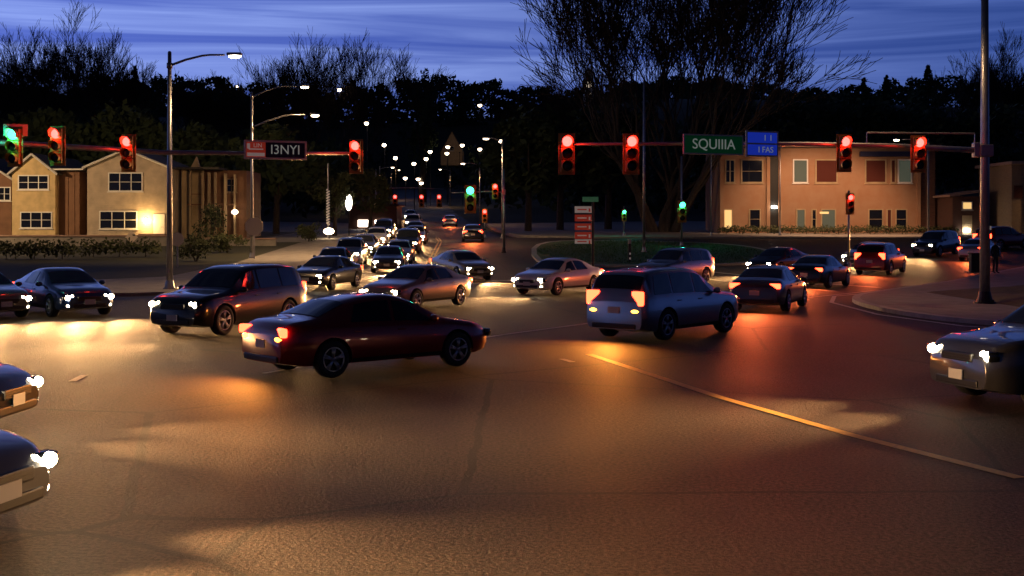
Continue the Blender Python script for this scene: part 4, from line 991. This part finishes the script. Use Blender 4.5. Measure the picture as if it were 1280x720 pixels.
# ------------------------------------------------------------------ storefronts and distant lamps
sf=thing('storefront','low shop with a bright lit window left of the far street','shop',((466-640)/F*135,135,g(135)+.1))
bm=bmesh.new(); box(bm,(0,3,1.3),(5.4,6,2.6)); obj('wall',bm,M['redbrick'],sf)
bm=bmesh.new(); box(bm,(0,2.8,2.7),(6,7,.2)); obj('roof',bm,M['roof'],sf)
for k in (-.95,.95):
    bm=bmesh.new(); box(bm,(k,-.04,.65),(1.4,.06,.75)); obj('shop_window',bm,M['shop_lit'],sf)
def glow_sign(label,px,d,zc,w,h,m='shop_lit',cat='lit sign'):
    x=(px-640)/F*d; z0=g(d)+.1; r=thing('lit_sign',label,cat,(x,d,z0)); bm=bmesh.new(); ball(bm,(0,0,zc-z0),(w/2,.12,h/2),3); obj('light_panel',bm,M[m],r,True)
    bm=bmesh.new(); tube(bm,[(0,.12,0),(0,.12,zc-z0)],.06,8); obj('post',bm,M['dark_steel'],r)
glow_sign('tall oval lit sign beside the street trees',436,112,5.0-.0,.62,1.5)
glow_sign('small orange lit sign at the foot of the tinsel wrapped pole',411,104,2.35,.9,.55,'lamp_lit')
pt=thing('decorated_pole','tall pole wrapped in pale tinsel, left of the oval lit sign','pole',((410-640)/F*106,106,g(106)+.1))
bm=bmesh.new(); tube(bm,[(0,0,0),(0,0,6.6)],.05,8); obj('pole',bm,M['steel'],pt)
bm=bmesh.new(); tube(bm,[(math.cos(k*.9)*.13,math.sin(k*.9)*.13,1.2+k*.035) for k in range(90)],.05,5); obj('tinsel',bm,M['sign_white'],pt)
# little gable house high on the hill
x,z,h=sky_tree(565,190,360); hh=thing('hill_house','small dim gabled house high on the hill above the far street','house',(x,360,z+h-4))
bm=bmesh.new(); xz_prism(bm,[(-3.4,0),(3.4,0),(3.4,4.0),(0,10.0),(-3.4,4.0)],0,8); obj('wall',bm,M['wallC'],hh)
bm=bmesh.new(); xz_prism(bm,[(-3.9,3.4),(0,10.1),(3.9,3.4),(3.7,3.8),(0,10.5),(-3.7,3.8)],-.3,8.3); obj('roof',bm,M['roof'],hh)
window(hh,0,5,1.2,1.4,0,1); spot(hh,(3,-16,3),(0,0,6),420,(1,.6,.3),R(60),.5,.3)
bm=bmesh.new(); tube(bm,[(3,-16,-9),(3,-16,2.6)],.08,6); box(bm,(3,-16.2,2.8),(.4,.3,.3)); obj('yard_lamp',bm,M['dark_steel'],hh)
def far_lamp(label,px,py,d,s=1.0):
    x=(px-640)/F*d; zc=CAMZ+(YH-py)/F*d; z0=terr(x,d); z0=min(z0,zc-5)
    r=thing('street_lamp',label,'street lamp',(x,d,z0),0,'distant street lamps on the hill')
    bm=bmesh.new(); tube(bm,[(0,0,0),(0,0,zc-z0+.2)],.08,6); tube(bm,[(0,0,zc-z0+.1),(.0,-.9,zc-z0+.35)],.05,5); obj('pole',bm,M['dark_steel'],r)
    bm=bmesh.new(); ball(bm,(0,-1.0,zc-z0+.28),(.5*s,.35*s,.16*s),2); obj('lamp_head',bm,M['dark_steel'],r)
    bm=bmesh.new(); ball(bm,(0,-1.0,zc-z0),(.42*s,.35*s,.36*s),2); obj('lamp_lens',bm,M['lamp_far'],r,True)
FL=[(425,113,230,'highest distant lamp, beside the bare rounded tree'),(459,155,190,'distant lamp above the tip of the left mast arm'),(481,182,185,'distant lamp up and right of the mast tip light'),(495,198,200,'third distant lamp stepping down to the far street'),(518,205,215,'fourth distant lamp stepping down to the far street'),(533,199,250,'dim distant lamp above the far street bend'),(538,190,260,'bright distant lamp above the far street bend'),(559,192,280,'lower lamp of the stacked pair under the hill house'),(560,184,300,'upper lamp of the stacked pair under the hill house'),(578,182,270,'distant lamp right of the stacked pair'),(600,187,240,'distant lamp right above the big green signal'),(600,132,330,'distant lamp high in the gap of the skyline'),(626,177,220,'distant lamp above the slim street lamp'),(507,223,260,'low pale lamp at the top of the far street'),(523,224,300,'low orange lamp at the top of the far street'),(527,229,290,'lowest orange lamp at the top of the far street'),(1024,132,260,'tiny lone lamp on the dark hill above the apartment block'),(298,109,240,'tiny lamp in the trees left of the two armed lamp')]
for px,py,d,l in FL: far_lamp(l,px,py,d,.45 if px in(1024,298) else d/260*1.05)
for (y,s,e) in ((150,6,900),(200,-6,1300),(255,6,1500),(320,-6,1800)):
    lamp_pole({150:'far street lamp nearest, right kerb',200:'far street lamp on the left kerb halfway up',255:'far street lamp on the right kerb near the top',320:'topmost far street lamp on the left kerb'}[y],xr(y)+s*1.12,y,8,[(7.6,-s*.35,.3,0)],'lamps along the far street','lamp_far',.09,False,light=(e,(1,.52,.2),0,0))
# white floodlit house front glimpsed through the huge tree
x,z,h=sky_tree(736,88,320); hh=thing('hill_house','small pale lit house glimpsed left of the huge bare tree','house',(x,320,z+h-6))
bm=bmesh.new(); xz_prism(bm,[(-1.2,-4),(1.2,-4),(1.2,5),(0,6.2),(-1.2,5)],0,3); obj('wall',bm,M['trim_white'],hh)
bm=bmesh.new(); xz_prism(bm,[(-1.5,4.8),(0,6.25),(1.5,4.8),(1.4,5.1),(0,6.6),(-1.4,5.1)],-.2,3.2); obj('roof',bm,M['roof'],hh)
bm=bmesh.new(); box(bm,(0,-.04,2.2),(1.3,.06,1.5)); box(bm,(.2,-.04,-.8),(1.3,.06,1.3)); obj('window',bm,mat('pale_lit_window',(.8,.8,.8),.5,emit=(1,.8,.6),estr=1.2),hh)

# ------------------------------------------------------------------ world, sun, camera
w=bpy.data.worlds.new('World'); scn.world=w; w.use_nodes=True; nt=w.node_tree; N=nt.nodes; L=nt.links
bg=N['Background']; sky=N.new('ShaderNodeTexSky'); sky.sky_type='NISHITA'; sky.sun_disc=False
SE=R(1.0); SR=R(-120); sky.sun_elevation=SE; sky.sun_rotation=SR; sky.ozone_density=6; sky.dust_density=.3; sky.air_density=1
tc=N.new('ShaderNodeTexCoord'); mp=N.new('ShaderNodeMapping'); mp.inputs['Scale'].default_value=(.9,.9,21); mp.inputs['Rotation'].default_value=(0,R(1.2),0)
L.new(tc.outputs['Generated'],mp.inputs['Vector'])
no=N.new('ShaderNodeTexNoise'); no.inputs['Scale'].default_value=2.0; no.inputs['Detail'].default_value=7; no.inputs['Roughness'].default_value=.55; no.inputs['Distortion'].default_value=1.1
L.new(mp.outputs['Vector'],no.inputs['Vector'])
cr=N.new('ShaderNodeValToRGB'); cr.color_ramp.elements[0].position=.36; cr.color_ramp.elements[0].color=(0,0,0,1); cr.color_ramp.elements[1].position=.66; cr.color_ramp.elements[1].color=(1,1,1,1)
L.new(no.outputs['Fac'],cr.inputs['Fac'])
# dusk tint: the clear sky mixed with lit cloud streaks that are paler towards the west (left)
sx=N.new('ShaderNodeSeparateXYZ'); L.new(tc.outputs['Generated'],sx.inputs[0])
mr_=N.new('ShaderNodeMapRange'); mr_.inputs[1].default_value=.38; mr_.inputs[2].default_value=-.36; L.new(sx.outputs['X'],mr_.inputs[0])
hue=N.new('ShaderNodeMix'); hue.data_type='RGBA'; hue.inputs[6].default_value=(.36,.80,3.3,1); hue.inputs[7].default_value=(1.15,1.9,7.4,1); L.new(mr_.outputs[0],hue.inputs[0])
cl=N.new('ShaderNodeMix'); cl.data_type='RGBA'; cl.inputs[6].default_value=(.9,1.6,5.2,1); cl.inputs[7].default_value=(4.0,5.5,12.2,1); L.new(mr_.outputs[0],cl.inputs[0])
mx=N.new('ShaderNodeMix'); mx.data_type='RGBA'; L.new(cr.outputs['Color'],mx.inputs[0]); L.new(hue.outputs[2],mx.inputs[6]); L.new(cl.outputs[2],mx.inputs[7])
ms=N.new('ShaderNodeMix'); ms.data_type='RGBA'; ms.inputs[0].default_value=.015; L.new(mx.outputs[2],ms.inputs[6]); L.new(sky.outputs['Color'],ms.inputs[7])
# the night side: sky falls off toward the zenith and away from the glow
zr_=N.new('ShaderNodeMapRange'); zr_.interpolation_type='SMOOTHSTEP'; zr_.inputs[1].default_value=.17; zr_.inputs[2].default_value=.55; zr_.inputs[3].default_value=1; zr_.inputs[4].default_value=.07; L.new(sx.outputs['Z'],zr_.inputs[0])
yr_=N.new('ShaderNodeMapRange'); yr_.inputs[1].default_value=.75; yr_.inputs[2].default_value=-.4; yr_.inputs[3].default_value=1; yr_.inputs[4].default_value=.12; L.new(sx.outputs['Y'],yr_.inputs[0])
mz=N.new('ShaderNodeMath'); mz.operation='MULTIPLY'; L.new(zr_.outputs[0],mz.inputs[0]); L.new(yr_.outputs[0],mz.inputs[1])
vm=N.new('ShaderNodeVectorMath'); vm.operation='SCALE'; L.new(ms.outputs[2],vm.inputs[0]); L.new(mz.outputs[0],vm.inputs['Scale'])
L.new(vm.outputs[0],bg.inputs['Color']); bg.inputs['Strength'].default_value=.082
sl=bpy.data.lights.new('sun','SUN'); sl.energy=.01; sl.color=(1,.7,.5); sl.angle=R(.5); so=bpy.data.objects.new('sun',sl); link(so)
v=Vector((math.sin(SR),math.cos(SR),0))*math.cos(SE)+Vector((0,0,math.sin(SE))); so.rotation_euler=v.to_track_quat('Z','Y').to_euler()
cd=bpy.data.cameras.new('camera'); cam=bpy.data.objects.new('camera',cd); link(cam); cam.location=(0,0,CAMZ); cam.rotation_euler=(R(90),0,0)
cd.sensor_width=36; cd.lens=F*36/1280; cd.shift_y=-(360-YH)/1280; cd.clip_end=3000; cd.clip_start=.1
scn.camera=cam
scn.render.resolution_x=1024; scn.render.resolution_y=576
vs=scn.view_settings; vs.view_transform='Standard'; vs.look='None'; vs.exposure=0; vs.gamma=1
cy=scn.cycles; cy.use_denoising=True; cy.max_bounces=5; cy.diffuse_bounces=2; cy.glossy_bounces=3; cy.transparent_max_bounces=4; cy.sample_clamp_indirect=4; cy.use_light_tree=True; cy.caustics_reflective=False; cy.caustics_refractive=False
try: cy.denoiser='OPENIMAGEDENOISE'
except Exception: pass
